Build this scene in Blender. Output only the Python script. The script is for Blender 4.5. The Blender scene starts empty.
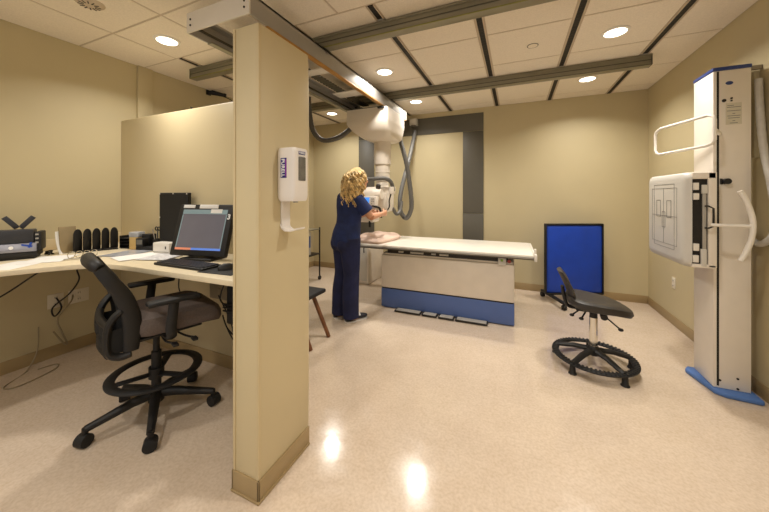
import bpy, bmesh, math, random
from mathutils import Vector, Matrix, Euler
random.seed(7)
PI = math.pi
scene = bpy.context.scene
COL = scene.collection

# ------------------------------------------------------------------ materials
MATS = {}
def nt(m):
    m.use_nodes = True
    return m.node_tree.nodes, m.node_tree.links

def mat(name, rgb, rough=0.5, metal=0.0, var=0.06, scale=8.0, bump=0.0, bscale=60.0, spec=0.5, emit=None, estr=0.0, coat=0.0):
    m = bpy.data.materials.new(name)
    N, L = nt(m)
    b = N['Principled BSDF']
    tc = N.new('ShaderNodeTexCoord')
    no = N.new('ShaderNodeTexNoise'); no.inputs['Scale'].default_value = scale
    no.inputs['Detail'].default_value = 4
    L.new(tc.outputs['Object'], no.inputs['Vector'])
    r = N.new('ShaderNodeValToRGB')
    r.color_ramp.elements[0].position = 0.3; r.color_ramp.elements[1].position = 0.7
    r.color_ramp.elements[0].color = [c * (1 - var) for c in rgb] + [1]
    r.color_ramp.elements[1].color = [min(1, c * (1 + var)) for c in rgb] + [1]
    L.new(no.outputs['Fac'], r.inputs['Fac'])
    L.new(r.outputs['Color'], b.inputs['Base Color'])
    b.inputs['Roughness'].default_value = rough
    b.inputs['Metallic'].default_value = metal
    b.inputs['Specular IOR Level'].default_value = spec
    if coat: b.inputs['Coat Weight'].default_value = coat
    if emit:
        b.inputs['Emission Color'].default_value = list(emit) + [1]
        b.inputs['Emission Strength'].default_value = estr
    if bump:
        n2 = N.new('ShaderNodeTexNoise'); n2.inputs['Scale'].default_value = bscale
        n2.inputs['Detail'].default_value = 3
        L.new(tc.outputs['Object'], n2.inputs['Vector'])
        bp = N.new('ShaderNodeBump'); bp.inputs['Strength'].default_value = bump
        bp.inputs['Distance'].default_value = 0.01
        L.new(n2.outputs['Fac'], bp.inputs['Height'])
        L.new(bp.outputs['Normal'], b.inputs['Normal'])
    MATS[name] = m
    return m

def s2l(r, g, b):
    f = lambda c: ((c / 255 + 0.055) / 1.055) ** 2.4 if c > 10 else c / 255 / 12.92
    return (f(r), f(g), f(b))

mat('wall_paint', s2l(198, 184, 147), 0.55, var=0.02, scale=2, bump=0.05, bscale=180)
mat('partition_paint', s2l(208, 193, 156), 0.5, var=0.02, scale=2, bump=0.04, bscale=180)
mat('bead_paint', s2l(208, 191, 152), 0.5, var=0.02)
mat('baseboard_vinyl', s2l(166, 143, 103), 0.45, var=0.04, scale=5)
mat('grey_laminate', s2l(92, 88, 78), 0.5, var=0.05, scale=3)
mat('tile', s2l(236, 225, 208), 0.9, var=0.05, scale=90, bump=0.25, bscale=220)
mat('tbar', s2l(200, 184, 162), 0.6, var=0.02)
mat('slot_black', s2l(30, 25, 20), 0.6, var=0.3, scale=40)
mat('rail_olive', s2l(146, 140, 120), 0.45, metal=0.45, var=0.06, scale=4)
mat('rail_green', s2l(132, 130, 70), 0.45, metal=0.3, var=0.06)
mat('rail_dark', s2l(92, 88, 76), 0.5, metal=0.3, var=0.08)
mat('brushed_alu', s2l(172, 168, 162), 0.48, metal=0.6, var=0.05, scale=3)
mat('amber_reflection', s2l(176, 130, 64), 0.4, metal=0.3, var=0.08)  # warm reflection along the bridge rail's lower edge, painted as colour
mat('white_metal', s2l(232, 226, 216), 0.35, var=0.02)
mat('xray_white', s2l(230, 221, 208), 0.38, var=0.02)
mat('xray_body', s2l(230, 220, 206), 0.4, var=0.03)
mat('xray_grey', s2l(170, 164, 154), 0.4, var=0.03)
mat('panel_grey', s2l(206, 202, 194), 0.42, var=0.02)
mat('line_grey', s2l(120, 118, 116), 0.6)
mat('xray_blue', s2l(84, 108, 166), 0.42, var=0.04, scale=6)
mat('cap_blue', s2l(48, 66, 124), 0.4, var=0.04)
mat('base_blue', s2l(84, 122, 186), 0.45, var=0.05)
mat('table_top', s2l(236, 230, 218), 0.3, var=0.02)
mat('dark_metal', s2l(52, 48, 44), 0.45, metal=0.4, var=0.1)
mat('black_plastic', s2l(25, 23, 22), 0.55, var=0.15, scale=20)
mat('black_soft', s2l(21, 20, 20), 0.6, var=0.15, scale=30, bump=0.1, bscale=150)
mat('black_mesh', s2l(20, 20, 20), 0.8, var=0.4, scale=260, bump=0.3, bscale=300)
mat('seat_fabric', s2l(98, 86, 80), 0.85, var=0.12, scale=120, bump=0.3, bscale=260)
mat('stool_vinyl', s2l(50, 46, 43), 0.42, var=0.1, scale=14, bump=0.05)
mat('chrome', s2l(225, 222, 216), 0.12, metal=1.0, var=0.02)
mat('screen_blue', s2l(16, 66, 180), 0.45, var=0.10, scale=5, bump=0.35, bscale=9)
mat('counter', s2l(226, 212, 182), 0.4, var=0.03, scale=30)
mat('counter_edge', s2l(206, 188, 152), 0.45, var=0.03)
mat('wood', s2l(112, 70, 40), 0.4, var=0.25, scale=14)
mat('paper', s2l(238, 236, 232), 0.8, var=0.02)
mat('paper_print', s2l(206, 205, 206), 0.8, var=0.25, scale=35)
mat('paper_brown', s2l(150, 132, 98), 0.8, var=0.1)
mat('plastic_clear', s2l(178, 180, 184), 0.2, var=0.2, scale=12)
mat('scanner_dark', s2l(52, 52, 56), 0.4, var=0.08)
mat('scanner_silver', s2l(150, 150, 160), 0.35, metal=0.2, var=0.05)
mat('scrub_navy', s2l(21, 38, 88), 0.8, var=0.3, scale=9, bump=0.9, bscale=11)
mat('scrub_trouser', s2l(23, 30, 70), 0.82, var=0.25, scale=8, bump=0.9, bscale=9)
mat('skin', s2l(212, 158, 126), 0.5, var=0.05, scale=20)
mat('hair', s2l(206, 176, 122), 0.5, var=0.6, scale=26)
mat('shoe_dark', s2l(36, 38, 48), 0.5, var=0.2)
mat('shoe_white', s2l(214, 210, 206), 0.5, var=0.1)
mat('pillow', s2l(226, 200, 184), 0.75, var=0.08, scale=8, bump=0.3, bscale=12)
mat('hose_grey', s2l(98, 96, 92), 0.5, var=0.06, scale=40)
mat('hose_light', s2l(190, 186, 178), 0.45, var=0.06, scale=40)
mat('cable_black', s2l(28, 24, 22), 0.5, var=0.1)
mat('cable_grey', s2l(150, 136, 108), 0.5, var=0.1)
mat('lamp_glow', (1, 0.9, 0.74), 0.5, emit=(1.0, 0.92, 0.78), estr=6.0)
mat('logo_navy', s2l(30, 34, 120), 0.5)
mat('logo_violet', s2l(150, 60, 170), 0.5)
mat('white_ink', s2l(245, 245, 245), 0.5, var=0.0)
mat('window_grey', s2l(112, 110, 104), 0.25, var=0.2, scale=20)
mat('dispenser', s2l(236, 230, 224), 0.3, var=0.02)
mat('sticker', s2l(206, 199, 180), 0.6, var=0.04)
mat('outlet', s2l(226, 216, 196), 0.4, var=0.02)
mat('plate_steel', s2l(150, 142, 128), 0.4, metal=0.5)
mat('green_mark', s2l(130, 170, 60), 0.5)
mat('red_mark', s2l(150, 50, 40), 0.5)
mat('blue_mark', s2l(40, 80, 180), 0.5)
mat('gold_card', s2l(202, 172, 112), 0.6, var=0.1)
mat('display_blue', s2l(60, 130, 220), 0.3, emit=s2l(60, 140, 235), estr=0.8)
mat('scr_teal', s2l(120, 140, 144), 0.3, emit=s2l(132, 152, 156), estr=0.3, var=0.1)
mat('scr_orange', s2l(220, 140, 110), 0.3, emit=s2l(226, 140, 110), estr=0.35)
mat('scr_bluebar', s2l(100, 140, 230), 0.3, emit=s2l(100, 140, 230), estr=0.35)
mat('screen_glass', s2l(98, 96, 104), 0.16, emit=s2l(112, 108, 114), estr=0.28, var=0.05)

# floor: speckled sheet vinyl with a soft gloss
m = bpy.data.materials.new('floor_vinyl'); N, L = nt(m); b = N['Principled BSDF']
tc = N.new('ShaderNodeTexCoord')
def noise(sc, det=4):
    n = N.new('ShaderNodeTexNoise'); n.inputs['Scale'].default_value = sc; n.inputs['Detail'].default_value = det
    L.new(tc.outputs['Object'], n.inputs['Vector']); return n
def ramp(src, p0, c0, p1, c1):
    r = N.new('ShaderNodeValToRGB'); e = r.color_ramp.elements
    e[0].position = p0; e[0].color = list(c0) + [1]; e[1].position = p1; e[1].color = list(c1) + [1]
    L.new(src.outputs['Fac'], r.inputs['Fac']); return r
def mix(a, b_, fac, mode='MULTIPLY'):
    x = N.new('ShaderNodeMix'); x.data_type = 'RGBA'; x.blend_type = mode
    x.inputs['Factor'].default_value = fac
    L.new(a.outputs[0] if a.type != 'MIX' else a.outputs['Result'], x.inputs['A'])
    L.new(b_.outputs[0], x.inputs['B']); return x
base = ramp(noise(5, 5), 0.3, s2l(212, 194, 174), 0.7, s2l(218, 201, 182))
sp = ramp(noise(70, 6), 0.35, (0.86, 0.83, 0.78), 0.6, (1, 1, 1))
sp2 = ramp(noise(26, 6), 0.38, (0.95, 0.94, 0.92), 0.62, (1, 1, 1))
x = mix(base, sp, 0.75); x = mix(x, sp2, 0.8)
L.new(x.outputs['Result'], b.inputs['Base Color'])
rr = ramp(noise(12, 4), 0.3, (0.11,) * 3, 0.7, (0.18,) * 3)
L.new(rr.outputs[0], b.inputs['Roughness'])
bp = N.new('ShaderNodeBump'); bp.inputs['Strength'].default_value = 0.06; bp.inputs['Distance'].default_value = 0.01
L.new(noise(9, 3).outputs['Fac'], bp.inputs['Height']); L.new(bp.outputs['Normal'], b.inputs['Normal'])
b.inputs['Specular IOR Level'].default_value = 0.55
MATS['floor_vinyl'] = m

# ------------------------------------------------------------------ mesh builder
def catmull(pts, n=8):
    P = [Vector(p) for p in pts]
    if len(P) < 3: return P
    out = []
    for i in range(len(P) - 1):
        p0 = P[max(i - 1, 0)]; p1 = P[i]; p2 = P[i + 1]; p3 = P[min(i + 2, len(P) - 1)]
        for k in range(n):
            t = k / n
            out.append(0.5 * ((2 * p1) + (-p0 + p2) * t + (2 * p0 - 5 * p1 + 4 * p2 - p3) * t * t + (-p0 + 3 * p1 - 3 * p2 + p3) * t ** 3))
    out.append(P[-1]); return out

class MB:
    def __init__(s): s.bm = bmesh.new()
    def _add(s, tmp, mi=0, M=None):
        if M is not None: bmesh.ops.transform(tmp, matrix=M, verts=tmp.verts)
        for f in tmp.faces: f.material_index = mi
        me = bpy.data.meshes.new('t'); tmp.to_mesh(me); tmp.free()
        s.bm.from_mesh(me); bpy.data.meshes.remove(me); return s
    def box(s, x0, x1, y0, y1, z0, z1, bev=0.0, seg=2, mi=0, M=None):
        t = bmesh.new(); bmesh.ops.create_cube(t, size=1)
        bmesh.ops.scale(t, vec=(x1 - x0, y1 - y0, z1 - z0), verts=t.verts)
        if bev: bmesh.ops.bevel(t, geom=t.edges[:], offset=bev, segments=seg, profile=0.5, affect='EDGES')
        bmesh.ops.translate(t, vec=((x0 + x1) / 2, (y0 + y1) / 2, (z0 + z1) / 2), verts=t.verts)
        return s._add(t, mi, M)
    def cbox(s, c, size, bev=0.0, seg=2, mi=0, rot=(0, 0, 0)):
        M = Matrix.Translation(c) @ Euler(rot).to_matrix().to_4x4()
        h = [q / 2 for q in size]
        return s.box(-h[0], h[0], -h[1], h[1], -h[2], h[2], bev, seg, mi, M)
    def loft(s, rings, mi=0, cap=True, M=None, close=True):
        t = bmesh.new(); VR = [[t.verts.new(p) for p in r] for r in rings]
        n = len(rings[0])
        for a, b in zip(VR, VR[1:]):
            for i in range(n if close else n - 1):
                j = (i + 1) % n
                try: t.faces.new((a[i], a[j], b[j], b[i]))
                except ValueError: pass
        if cap:
            for r in (VR[0][::-1], VR[-1]):
                try: t.faces.new(r)
                except ValueError: pass
        bmesh.ops.recalc_face_normals(t, faces=t.faces[:])
        return s._add(t, mi, M)
    def tube(s, pts, r, n=10, mi=0, smooth=0, flat=None, M=None, closed=False):
        """r: radius or list; flat=(a,b) multiplies the two section axes"""
        P = catmull(pts, smooth) if smooth else [Vector(p) for p in pts]
        if isinstance(r, (int, float)): R = [r] * len(P)
        else:
            R = []
            for i in range(len(P)):
                q = i / (len(P) - 1) * (len(r) - 1); k = min(int(q), len(r) - 2)
                R.append(r[k] + (r[k + 1] - r[k]) * (q - k))
        fa, fb = flat or (1, 1)
        rings = []; nrm = None
        for i, p in enumerate(P):
            if closed: d = P[(i + 1) % len(P)] - P[i - 1]
            else: d = P[min(i + 1, len(P) - 1)] - P[max(i - 1, 0)]
            d.normalize()
            if nrm is None:
                up = Vector((0, 0, 1)) if abs(d.z) < 0.9 else Vector((0, 1, 0))
                nrm = (up - d * up.dot(d)).normalized()
            else: nrm = (nrm - d * nrm.dot(d)).normalized()
            bn = d.cross(nrm)
            rings.append([p + nrm * (math.cos(2 * PI * k / n) * R[i] * fa) + bn * (math.sin(2 * PI * k / n) * R[i] * fb) for k in range(n)])
        if closed: rings.append(rings[0])
        return s.loft(rings, mi, cap=not closed, M=M)
    def cyl(s, p0, p1, r, r2=None, n=24, mi=0, M=None):
        return s.tube([p0, p1], [r, r if r2 is None else r2], n=n, mi=mi, M=M)
    def lathe(s, prof, c=(0, 0, 0), n=32, mi=0, M=None, cap=True):
        rings = [[Vector((c[0] + math.cos(2 * PI * k / n) * max(r, 1e-4), c[1] + math.sin(2 * PI * k / n) * max(r, 1e-4), c[2] + z)) for k in range(n)] for r, z in prof]
        return s.loft(rings, mi, cap, M)
    def prism(s, poly, z0, z1, bev=0.0, mi=0, M=None, seg=2):
        t = bmesh.new()
        v = [t.verts.new((p[0], p[1], z0)) for p in poly]
        f = t.faces.new(v)
        r = bmesh.ops.extrude_face_region(t, geom=[f])
        bmesh.ops.translate(t, vec=(0, 0, z1 - z0), verts=[g for g in r['geom'] if isinstance(g, bmesh.types.BMVert)])
        bmesh.ops.recalc_face_normals(t, faces=t.faces[:])
        if bev: bmesh.ops.bevel(t, geom=t.edges[:], offset=bev, segments=seg, profile=0.5, affect='EDGES')
        return s._add(t, mi, M)
    def ell(s, c, r, mi=0, u=20, v=12, M=None, rot=None):
        t = bmesh.new(); bmesh.ops.create_uvsphere(t, u_segments=u, v_segments=v, radius=1)
        bmesh.ops.scale(t, vec=r, verts=t.verts)
        if rot: bmesh.ops.rotate(t, cent=(0, 0, 0), matrix=Euler(rot).to_matrix(), verts=t.verts)
        bmesh.ops.translate(t, vec=c, verts=t.verts)
        return s._add(t, mi, M)
    def torus(s, c, R, r, n=40, k=10, mi=0, flat=(1, 1), M=None, sy=1.0):
        pts = [(c[0] + R * math.cos(2 * PI * i / n), c[1] + R * sy * math.sin(2 * PI * i / n), c[2]) for i in range(n)]
        return s.tube(pts, r, n=k, mi=mi, flat=flat, closed=True, M=M)
    def text(s, body, size, M, mi=0, ext=0.0006, bold=0.0):
        cu = bpy.data.curves.new('t', 'FONT'); cu.body = body; cu.size = size; cu.extrude = ext; cu.offset = bold
        cu.align_x = 'CENTER'; cu.align_y = 'CENTER'
        o = bpy.data.objects.new('t', cu); COL.objects.link(o)
        bpy.context.view_layer.update()
        dg = bpy.context.evaluated_depsgraph_get()
        me = bpy.data.meshes.new_from_object(o.evaluated_get(dg))
        t = bmesh.new(); t.from_mesh(me); bpy.data.meshes.remove(me)
        bpy.data.objects.remove(o); bpy.data.curves.remove(cu)
        return s._add(t, mi, M)
    def build(s, name, mats, parent=None, loc=None, sharp=40, remesh=None, smooth_it=0):
        me = bpy.data.meshes.new(name)
        bmesh.ops.remove_doubles(s.bm, verts=s.bm.verts[:], dist=1e-6)
        s.bm.to_mesh(me); s.bm.free()
        for q in ([mats] if isinstance(mats, str) else mats): me.materials.append(MATS[q])
        o = bpy.data.objects.new(name, me); COL.objects.link(o)
        if remesh:
            md = o.modifiers.new('r', 'REMESH'); md.mode = 'VOXEL'; md.voxel_size = remesh; md.use_smooth_shade = True
            if smooth_it:
                sm = o.modifiers.new('s', 'SMOOTH'); sm.iterations = smooth_it; sm.factor = 0.5
            bpy.context.view_layer.update()
            dg = bpy.context.evaluated_depsgraph_get()
            nm = bpy.data.meshes.new_from_object(o.evaluated_get(dg))
            o.modifiers.clear(); o.data = nm; bpy.data.meshes.remove(me); me = nm; me.name = name
            if not me.materials:
                for q in ([mats] if isinstance(mats, str) else mats): me.materials.append(MATS[q])
        for p in me.polygons: p.use_smooth = True
        if not remesh: me.set_sharp_from_angle(angle=math.radians(sharp))
        if parent: o.parent = parent
        if loc: o.location = loc
        return o

def tag(o, label, cat, group=None):
    o['label'] = label; o['category'] = cat
    if group: o['group'] = group
    return o
def thing(name, label, cat, loc=(0, 0, 0), rz=0.0, group=None):
    o = bpy.data.objects.new(name, None); o.empty_display_size = 0.1
    COL.objects.link(o); o.location = loc; o.rotation_euler = (0, 0, rz)
    return tag(o, label, cat, group)
def struct(o): o['kind'] = 'structure'; return o
def copy_tree(o, parent=None):
    c = o.copy(); COL.objects.link(c)
    if parent: c.parent = parent
    for ch in [q for q in bpy.data.objects if q.parent == o]: copy_tree(ch, c)
    return c

# ------------------------------------------------------------------ room
XL, XR, YB, YF, CH = -3.635, 1.55, 4.88, -1.9, 2.745
struct(MB().box(XL - 0.1, XR + 0.1, YF - 0.1, YB + 0.1, -0.06, 0).build('floor', 'floor_vinyl'))
struct(MB().box(XL - 0.1, XL, YF - 0.1, YB + 0.1, 0, CH + 0.05).box(XL, XL + 0.03, 1.86, 2.0, 1.9, CH, 0.004).build('wall_left', 'wall_paint'))
struct(MB().box(XR, XR + 0.1, YF - 0.1, YB + 0.1, 0, CH + 0.05).build('wall_right', 'wall_paint'))
struct(MB().box(XL, XR, YB, YB + 0.1, 0, CH + 0.05).build('wall_back', 'wall_paint'))

# ceiling with lay-in tiles
SX = [-3.035 + 0.694 * k for k in range(7)]
c = MB().box(XL - 0.1, XR + 0.1, YF - 0.1, YB + 0.1, CH, CH + 0.05, mi=1)
ylines = [-1.9, -1.25, -0.6, 0.05, 0.73, 1.41, 1.925, 2.69, 3.345, 3.995, 4.645, 4.88]
xl = [XL, -3.09, -2.445, -1.83, -1.216, -0.60, 0.05, 0.70, 1.35, XR]
g = 0.009
for j in range(len(ylines) - 1):
    y0, y1 = ylines[j], ylines[j + 1]
    if y0 < 1.9: xs = [(a, b_) for a, b_ in zip(xl, xl[1:])]
    else:
        e = [XL] + [v for q in SX for v in (q - 0.032, q + 0.032)] + [XR]
        xs = [(e[2 * i], e[2 * i + 1]) for i in range(len(e) // 2)]
    for x0, x1 in xs:
        c.box(x0 + g, x1 - g, y0 + g, y1 - g, CH - 0.004, CH + 0.001)
struct(c.build('ceiling', ['tile', 'tbar'], sharp=20))
# black slotted support channels let into the ceiling, broken where the rails cross
for i, xx in enumerate(SX):
    q = MB()
    for (y0, y1) in ((1.935, 2.125), (2.225, 3.645), (3.75, 4.875)):
        q.box(xx - 0.021, xx + 0.021, y0, y1, CH - 0.006, CH + 0.001)
        for sg in (-1, 1): q.box(xx + sg * 0.026 - 0.004, xx + sg * 0.026 + 0.004, y0, y1, CH - 0.010, CH + 0.001, mi=1)
        n = int((y1 - y0) / 0.05)
        for k in range(n): q.box(xx - 0.012, xx + 0.012, y0 + 0.02 + k * 0.05, y0 + 0.032 + k * 0.05, CH - 0.0075, CH - 0.001, mi=2)
    struct(q.build('trim_%d' % (i + 10), ['slot_black', 'tbar', 'cable_black']))

# half-height partition with its stub end
foot = [(XL, 1.726), (-1.50, 1.726), (-1.217, 1.36), (-1.217, 1.023), (-1.065, 1.023), (-1.065, 1.38), (-1.43, 1.86), (XL, 1.86)]
pw = MB().prism(foot, 0, 2.136, 0.006)
pw.prism([(-1.2174, 1.36), (-1.2174, 1.0226), (-1.0646, 1.0226), (-1.0646, 1.3805)], 0.05, 2.172, 0.006)
pw.box(-1.2205, -1.206, 1.018, 1.03, 0.1, 2.168, 0.002, mi=1)
pw.box(-1.078, -1.0615, 1.0195, 1.034, 0.1, 2.168, 0.003, mi=1)
struct(pw.build('wall_partition', ['partition_paint', 'bead_paint']))
BH, BT = 0.10, 0.008
struct(MB().box(XL, XL + BT, YF, 1.726, 0, BH, 0.002).box(XL, XL + BT, 1.86, YB, 0, BH, 0.002).build('baseboard_left', 'baseboard_vinyl'))
struct(MB().box(XL + BT, XR - BT, YB - BT, YB, 0, BH, 0.002).build('baseboard_back', 'baseboard_vinyl'))
struct(MB().box(XR - BT, XR, YF, YB, 0, BH, 0.002).build('baseboard_right', 'baseboard_vinyl'))
struct(MB().box(XL + BT, -1.50, 1.726 - BT, 1.727, 0, BH, 0.002)
       .box(-1.225, -1.057, 1.015, 1.024, 0, BH, 0.002).box(-1.0655, -1.057, 1.015, 1.38, 0, BH, 0.002)
       .box(-1.225, -1.2165, 1.015, 1.36, 0, BH, 0.002)
       .box(-1.229, -1.053, 1.010, 1.02, 0, 0.012, 0.004).box(-1.061, -1.052, 1.010, 1.38, 0, 0.012, 0.003)
       .build('baseboard_partition', 'baseboard_vinyl'))
# grey laminate frame on the back wall
struct(MB().box(-2.63, -2.32, YB - 0.012, YB, BH, 2.385, 0.002).build('trim_1', 'grey_laminate'))
struct(MB().box(-2.63, -0.457, YB - 0.012, YB, 2.39, 2.665, 0.002).build('trim_2', 'grey_laminate'))
struct(MB().box(-0.767, -0.457, YB - 0.012, YB, BH, 1.10, 0.002).box(-0.767, -0.457, YB - 0.012, YB, 1.104, 2.385, 0.002).build('trim_3', 'grey_laminate'))

# ------------------------------------------------------------------ recessed lights
LIGHTS = [(-2.79, 1.66, 'round recessed ceiling light above the desk counter, nearest the left wall'),
          (-1.315, 3.03, 'round recessed ceiling light in the middle just right of the long overhead bridge beam'),
          (0.76, 4.15, 'small round recessed ceiling light beyond the far ceiling rail, nearest the back right corner'),
          (0.755, 3.05, 'round recessed ceiling light at upper right between the two ceiling rails'),
          (-1.32, 4.175, 'small round recessed ceiling light beyond the far rail above the dark wall band'),
          (-2.785, 4.23, 'small round recessed ceiling light left of the white overhead carriage')]
first = None
def lamp_at(x, y, e):
    ld = bpy.data.lights.new('downlight_or_fill', 'AREA'); ld.shape = 'DISK'; ld.size = 0.15
    ld.energy = e; ld.color = (1.0, 0.955, 0.885); ld.spread = math.radians(140)
    lo = bpy.data.objects.new('downlight_or_fill_lamp', ld); COL.objects.link(lo); lo.location = (x, y, CH - 0.0145)
E0 = 13.5
for x, y, lab in LIGHTS:
    if first is None:
        t = thing('recessed_light', lab, 'ceiling light', (x, y, CH - 0.004), 0, 'recessed ceiling lights')
        MB().lathe([(0.078, -0.012), (0.098, -0.008), (0.1, 0.0), (0.078, 0.0), (0.078, -0.012)], cap=False).build('trim_ring', 'white_metal', t)
        MB().lathe([(0.0, -0.0075), (0.078, -0.0075), (0.078, -0.001), (0, -0.001)]).build('lens', 'lamp_glow', t)
        first = t
    else:
        t = copy_tree(first); t.location = (x, y, CH - 0.004); t['label'] = lab
    lamp_at(x, y, E0)
for x, y in ((-2.79, -0.3), (-1.3, -0.3), (0.4, -0.3), (0.4, 1.5)): lamp_at(x, y, E0)  # unseen fill lamps without fittings, added to brighten the near room

# ------------------------------------------------------------------ ceiling fittings
def rail(name, lab, y0, y1, x0, x1):
    t = thing(name, lab, 'ceiling rail', ((x0 + x1) / 2, (y0 + y1) / 2, 2.635), 0, 'ceiling rails')
    hx = (x1 - x0) / 2; hy = (y1 - y0) / 2; B = MB()
    B.box(-hx, hx, -hy, hy, 0.02, 0.10, 0.002)
    B.box(-hx, hx, -hy - 0.012, hy + 0.006, 0.085, 0.10, 0.001)
    B.box(-hx, hx, -hy - 0.004, -hy, 0.045, 0.052, mi=1)
    B.build('rail_profile', ['rail_olive', 'rail_dark'], t)
    MB().box(-hx, hx, -hy - 0.008, hy + 0.004, 0.0, 0.019, 0.002).build('lower_flange', 'rail_olive', t)
    MB().box(-hx, hx, -hy - 0.0095, -hy - 0.002, -0.0005, 0.006).build('flange_lip', 'rail_green' if 'near' in lab else 'rail_dark', t)
    for sg in (-1, 1):
        MB().box(sg * hx - 0.004, sg * hx + 0.004, -hy - 0.01, hy + 0.006, 0.0, 0.102, 0.001).build('end_cap', 'rail_dark' if sg > 0 else 'rail_olive', t)
    for xx in SX:
        if x0 < xx < x1:
            MB().box(xx - (x0 + x1) / 2 - 0.03, xx - (x0 + x1) / 2 + 0.03, -hy - 0.03, hy + 0.02, 0.10, 0.109, 0.002).build('mounting_clip', 'brushed_alu', t)
    return t
rail('ceiling_rail', 'olive grey ceiling rail with green lower edge, the near one at top of photo', 2.14, 2.21, -3.2, 1.19)
rail('ceiling_rail', 'olive grey metal ceiling rail, the far one ending above the wall bucky stand', 3.66, 3.74, -3.2, 1.19)

# overhead bridge on the rails
t = thing('overhead_bridge', 'long white and aluminium overhead travelling bridge above the partition column', 'overhead bridge', (-1.78, 2.8, 2.5))
bx0, bx1, by0, by1 = -0.29, 0.29, -1.43, 1.45
B = MB().box(bx0, bx1, by0 - 0.012, by0, 0.0, 0.135, 0.002)
for sx in (-1, 1):
    for zz in (0.045, 0.085): B.cyl((sx * 0.25, by0 - 0.016, zz), (sx * 0.25, by0 - 0.011, zz), 0.007, n=12, mi=1)
B.build('end_plate', ['white_metal', 'dark_metal'], t)
for sx in (-1, 1):
    xo = bx1 if sx > 0 else bx0
    B = MB()
    B.box(xo - 0.012 if sx > 0 else xo, xo if sx > 0 else xo + 0.012, by0, by1, 0.0, 0.133, 0.001)
    B.box(min(xo, xo - sx * 0.07), max(xo, xo - sx * 0.07), by0, by1, 0.118, 0.133, 0.001)
    B.box(min(xo - sx * 0.012, xo - sx * 0.03), max(xo - sx * 0.012, xo - sx * 0.03), by0, by1, 0.05, 0.06, mi=1)
    s_ = B.build('side_rail', ['brushed_alu', 'rail_dark'], t)
    MB().box(min(xo - sx * 0.001, xo - sx * 0.05), max(xo - sx * 0.001, xo - sx * 0.05), by0 + 0.14, by1 - 0.02, -0.009, -0.0005, 0.001).build('lower_edge', 'amber_reflection' if sx > 0 else 'rail_olive', s_)
MB().box(bx0 + 0.013, bx1 - 0.013, by1 - 0.012, by1, 0.0, 0.13, 0.002).build('end_plate', 'rail_olive', t)
for yy, ww in ((-1.05, 0.10), (-0.35, 0.12), (0.33, 0.18), (1.28, 0.1)):
    MB().box(bx0 + 0.072, bx1 - 0.072, yy - ww / 2, yy + ww / 2, 0.09, 0.1, 0.002).build('cross_plate', 'white_metal', t)
B = MB().box(-0.15, -0.06, -1.0, 0.9, 0.1035, 0.114, 0.003)
for k in range(36): B.box(-0.155, -0.055, -0.98 + k * 0.052, -0.98 + k * 0.052 + 0.03, 0.101, 0.1165)
B.build('cable_chain', 'rail_dark', t)
for yb, gapy in ((-0.625, 0.05), (0.9, 0.05)):
    for sx in (-1, 1): MB().box(sx * 0.27 - 0.03, sx * 0.27 + 0.03, yb - 0.06, yb + 0.06, 0.1335, 0.135, 0.0005).cyl((sx * 0.27 - 0.02, yb, 0.105), (sx * 0.27 + 0.02, yb, 0.105), 0.012, n=12).build('trolley_wheel', 'dark_metal', t)

# ------------------------------------------------------------------ ceiling x-ray crane
CX, CY = -1.66, 3.75
t = thing('ceiling_mounted_tube_crane', 'white ceiling-hung x-ray tube on a telescopic column above the exam table', 'x-ray tube', (CX, CY, 0))
def rr_ring(cx, cy, z, hx, hy, r, n=6):
    out = []
    for (sx, sy, a0) in ((1, 1, 0), (-1, 1, 90), (-1, -1, 180), (1, -1, 270)):
        for k in range(n + 1):
            a = math.radians(a0 + 90 * k / n)
            out.append((cx + sx * (hx - r) + r * math.cos(a), cy + sy * (hy - r) + r * math.sin(a), z))
    return out
B = MB()
ox, oy = -0.075, -0.03
B.loft([rr_ring(ox, oy, 2.475, 0.285, 0.31, 0.03), rr_ring(ox, oy, 2.485, 0.29, 0.315, 0.03), rr_ring(ox, oy, 2.34, 0.295, 0.32, 0.035), rr_ring(ox, oy, 2.31, 0.295, 0.32, 0.04), rr_ring(ox + .004, oy, 2.29, 0.288, 0.315, 0.045),
        rr_ring(ox + .03, oy, 2.22, 0.262, 0.295, 0.06), rr_ring(ox + .065, oy + .02, 2.155, 0.222, 0.255, 0.08), rr_ring(ox + .09, oy + .03, 2.115, 0.18, 0.20, 0.10), rr_ring(ox + 0.1, oy + .03, 2.10, 0.14, 0.16, 0.1)])
h = B.build('carriage_housing', 'xray_white', t)
MB().box(ox - 0.27, ox + 0.27, oy - 0.30, oy + 0.30, 2.4845, 2.498, 0.002).box(ox + 0.17, ox + 0.25, oy - 0.345, oy - 0.31, 2.46, 2.483, 0.003).build('top_frame', 'slot_black', h)
c0 = MB().lathe([(0.10, 1.80), (0.112, 1.80), (0.114, 1.82), (0.114, 2.11), (0.10, 2.11)]).build('column_section', 'xray_white', t)
MB().lathe([(0.085, 1.58), (0.096, 1.58), (0.098, 1.60), (0.098, 1.80), (0.085, 1.80)]).lathe([(0.1, 1.69), (0.1025, 1.695), (0.1025, 1.705), (0.1, 1.71)]).build('column_section', 'xray_body', t)
MB().lathe([(0.07, 1.36), (0.082, 1.36), (0.084, 1.38), (0.084, 1.58), (0.07, 1.58)]).build('column_section', 'xray_white', t)
# yoke block hanging under the column
B = MB().box(-0.11, 0.13, -0.10, 0.10, 1.17, 1.50, 0.02, 3).box(-0.08, 0.10, -0.13, -0.09, 1.22, 1.42, 0.012, mi=0)
B.build('yoke_block', 'xray_white', t)
B = MB().box(0.13, 0.20, -0.10, -0.02, 1.40, 1.50, 0.01)
B.build('cable_bracket', 'xray_white', t)
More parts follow.
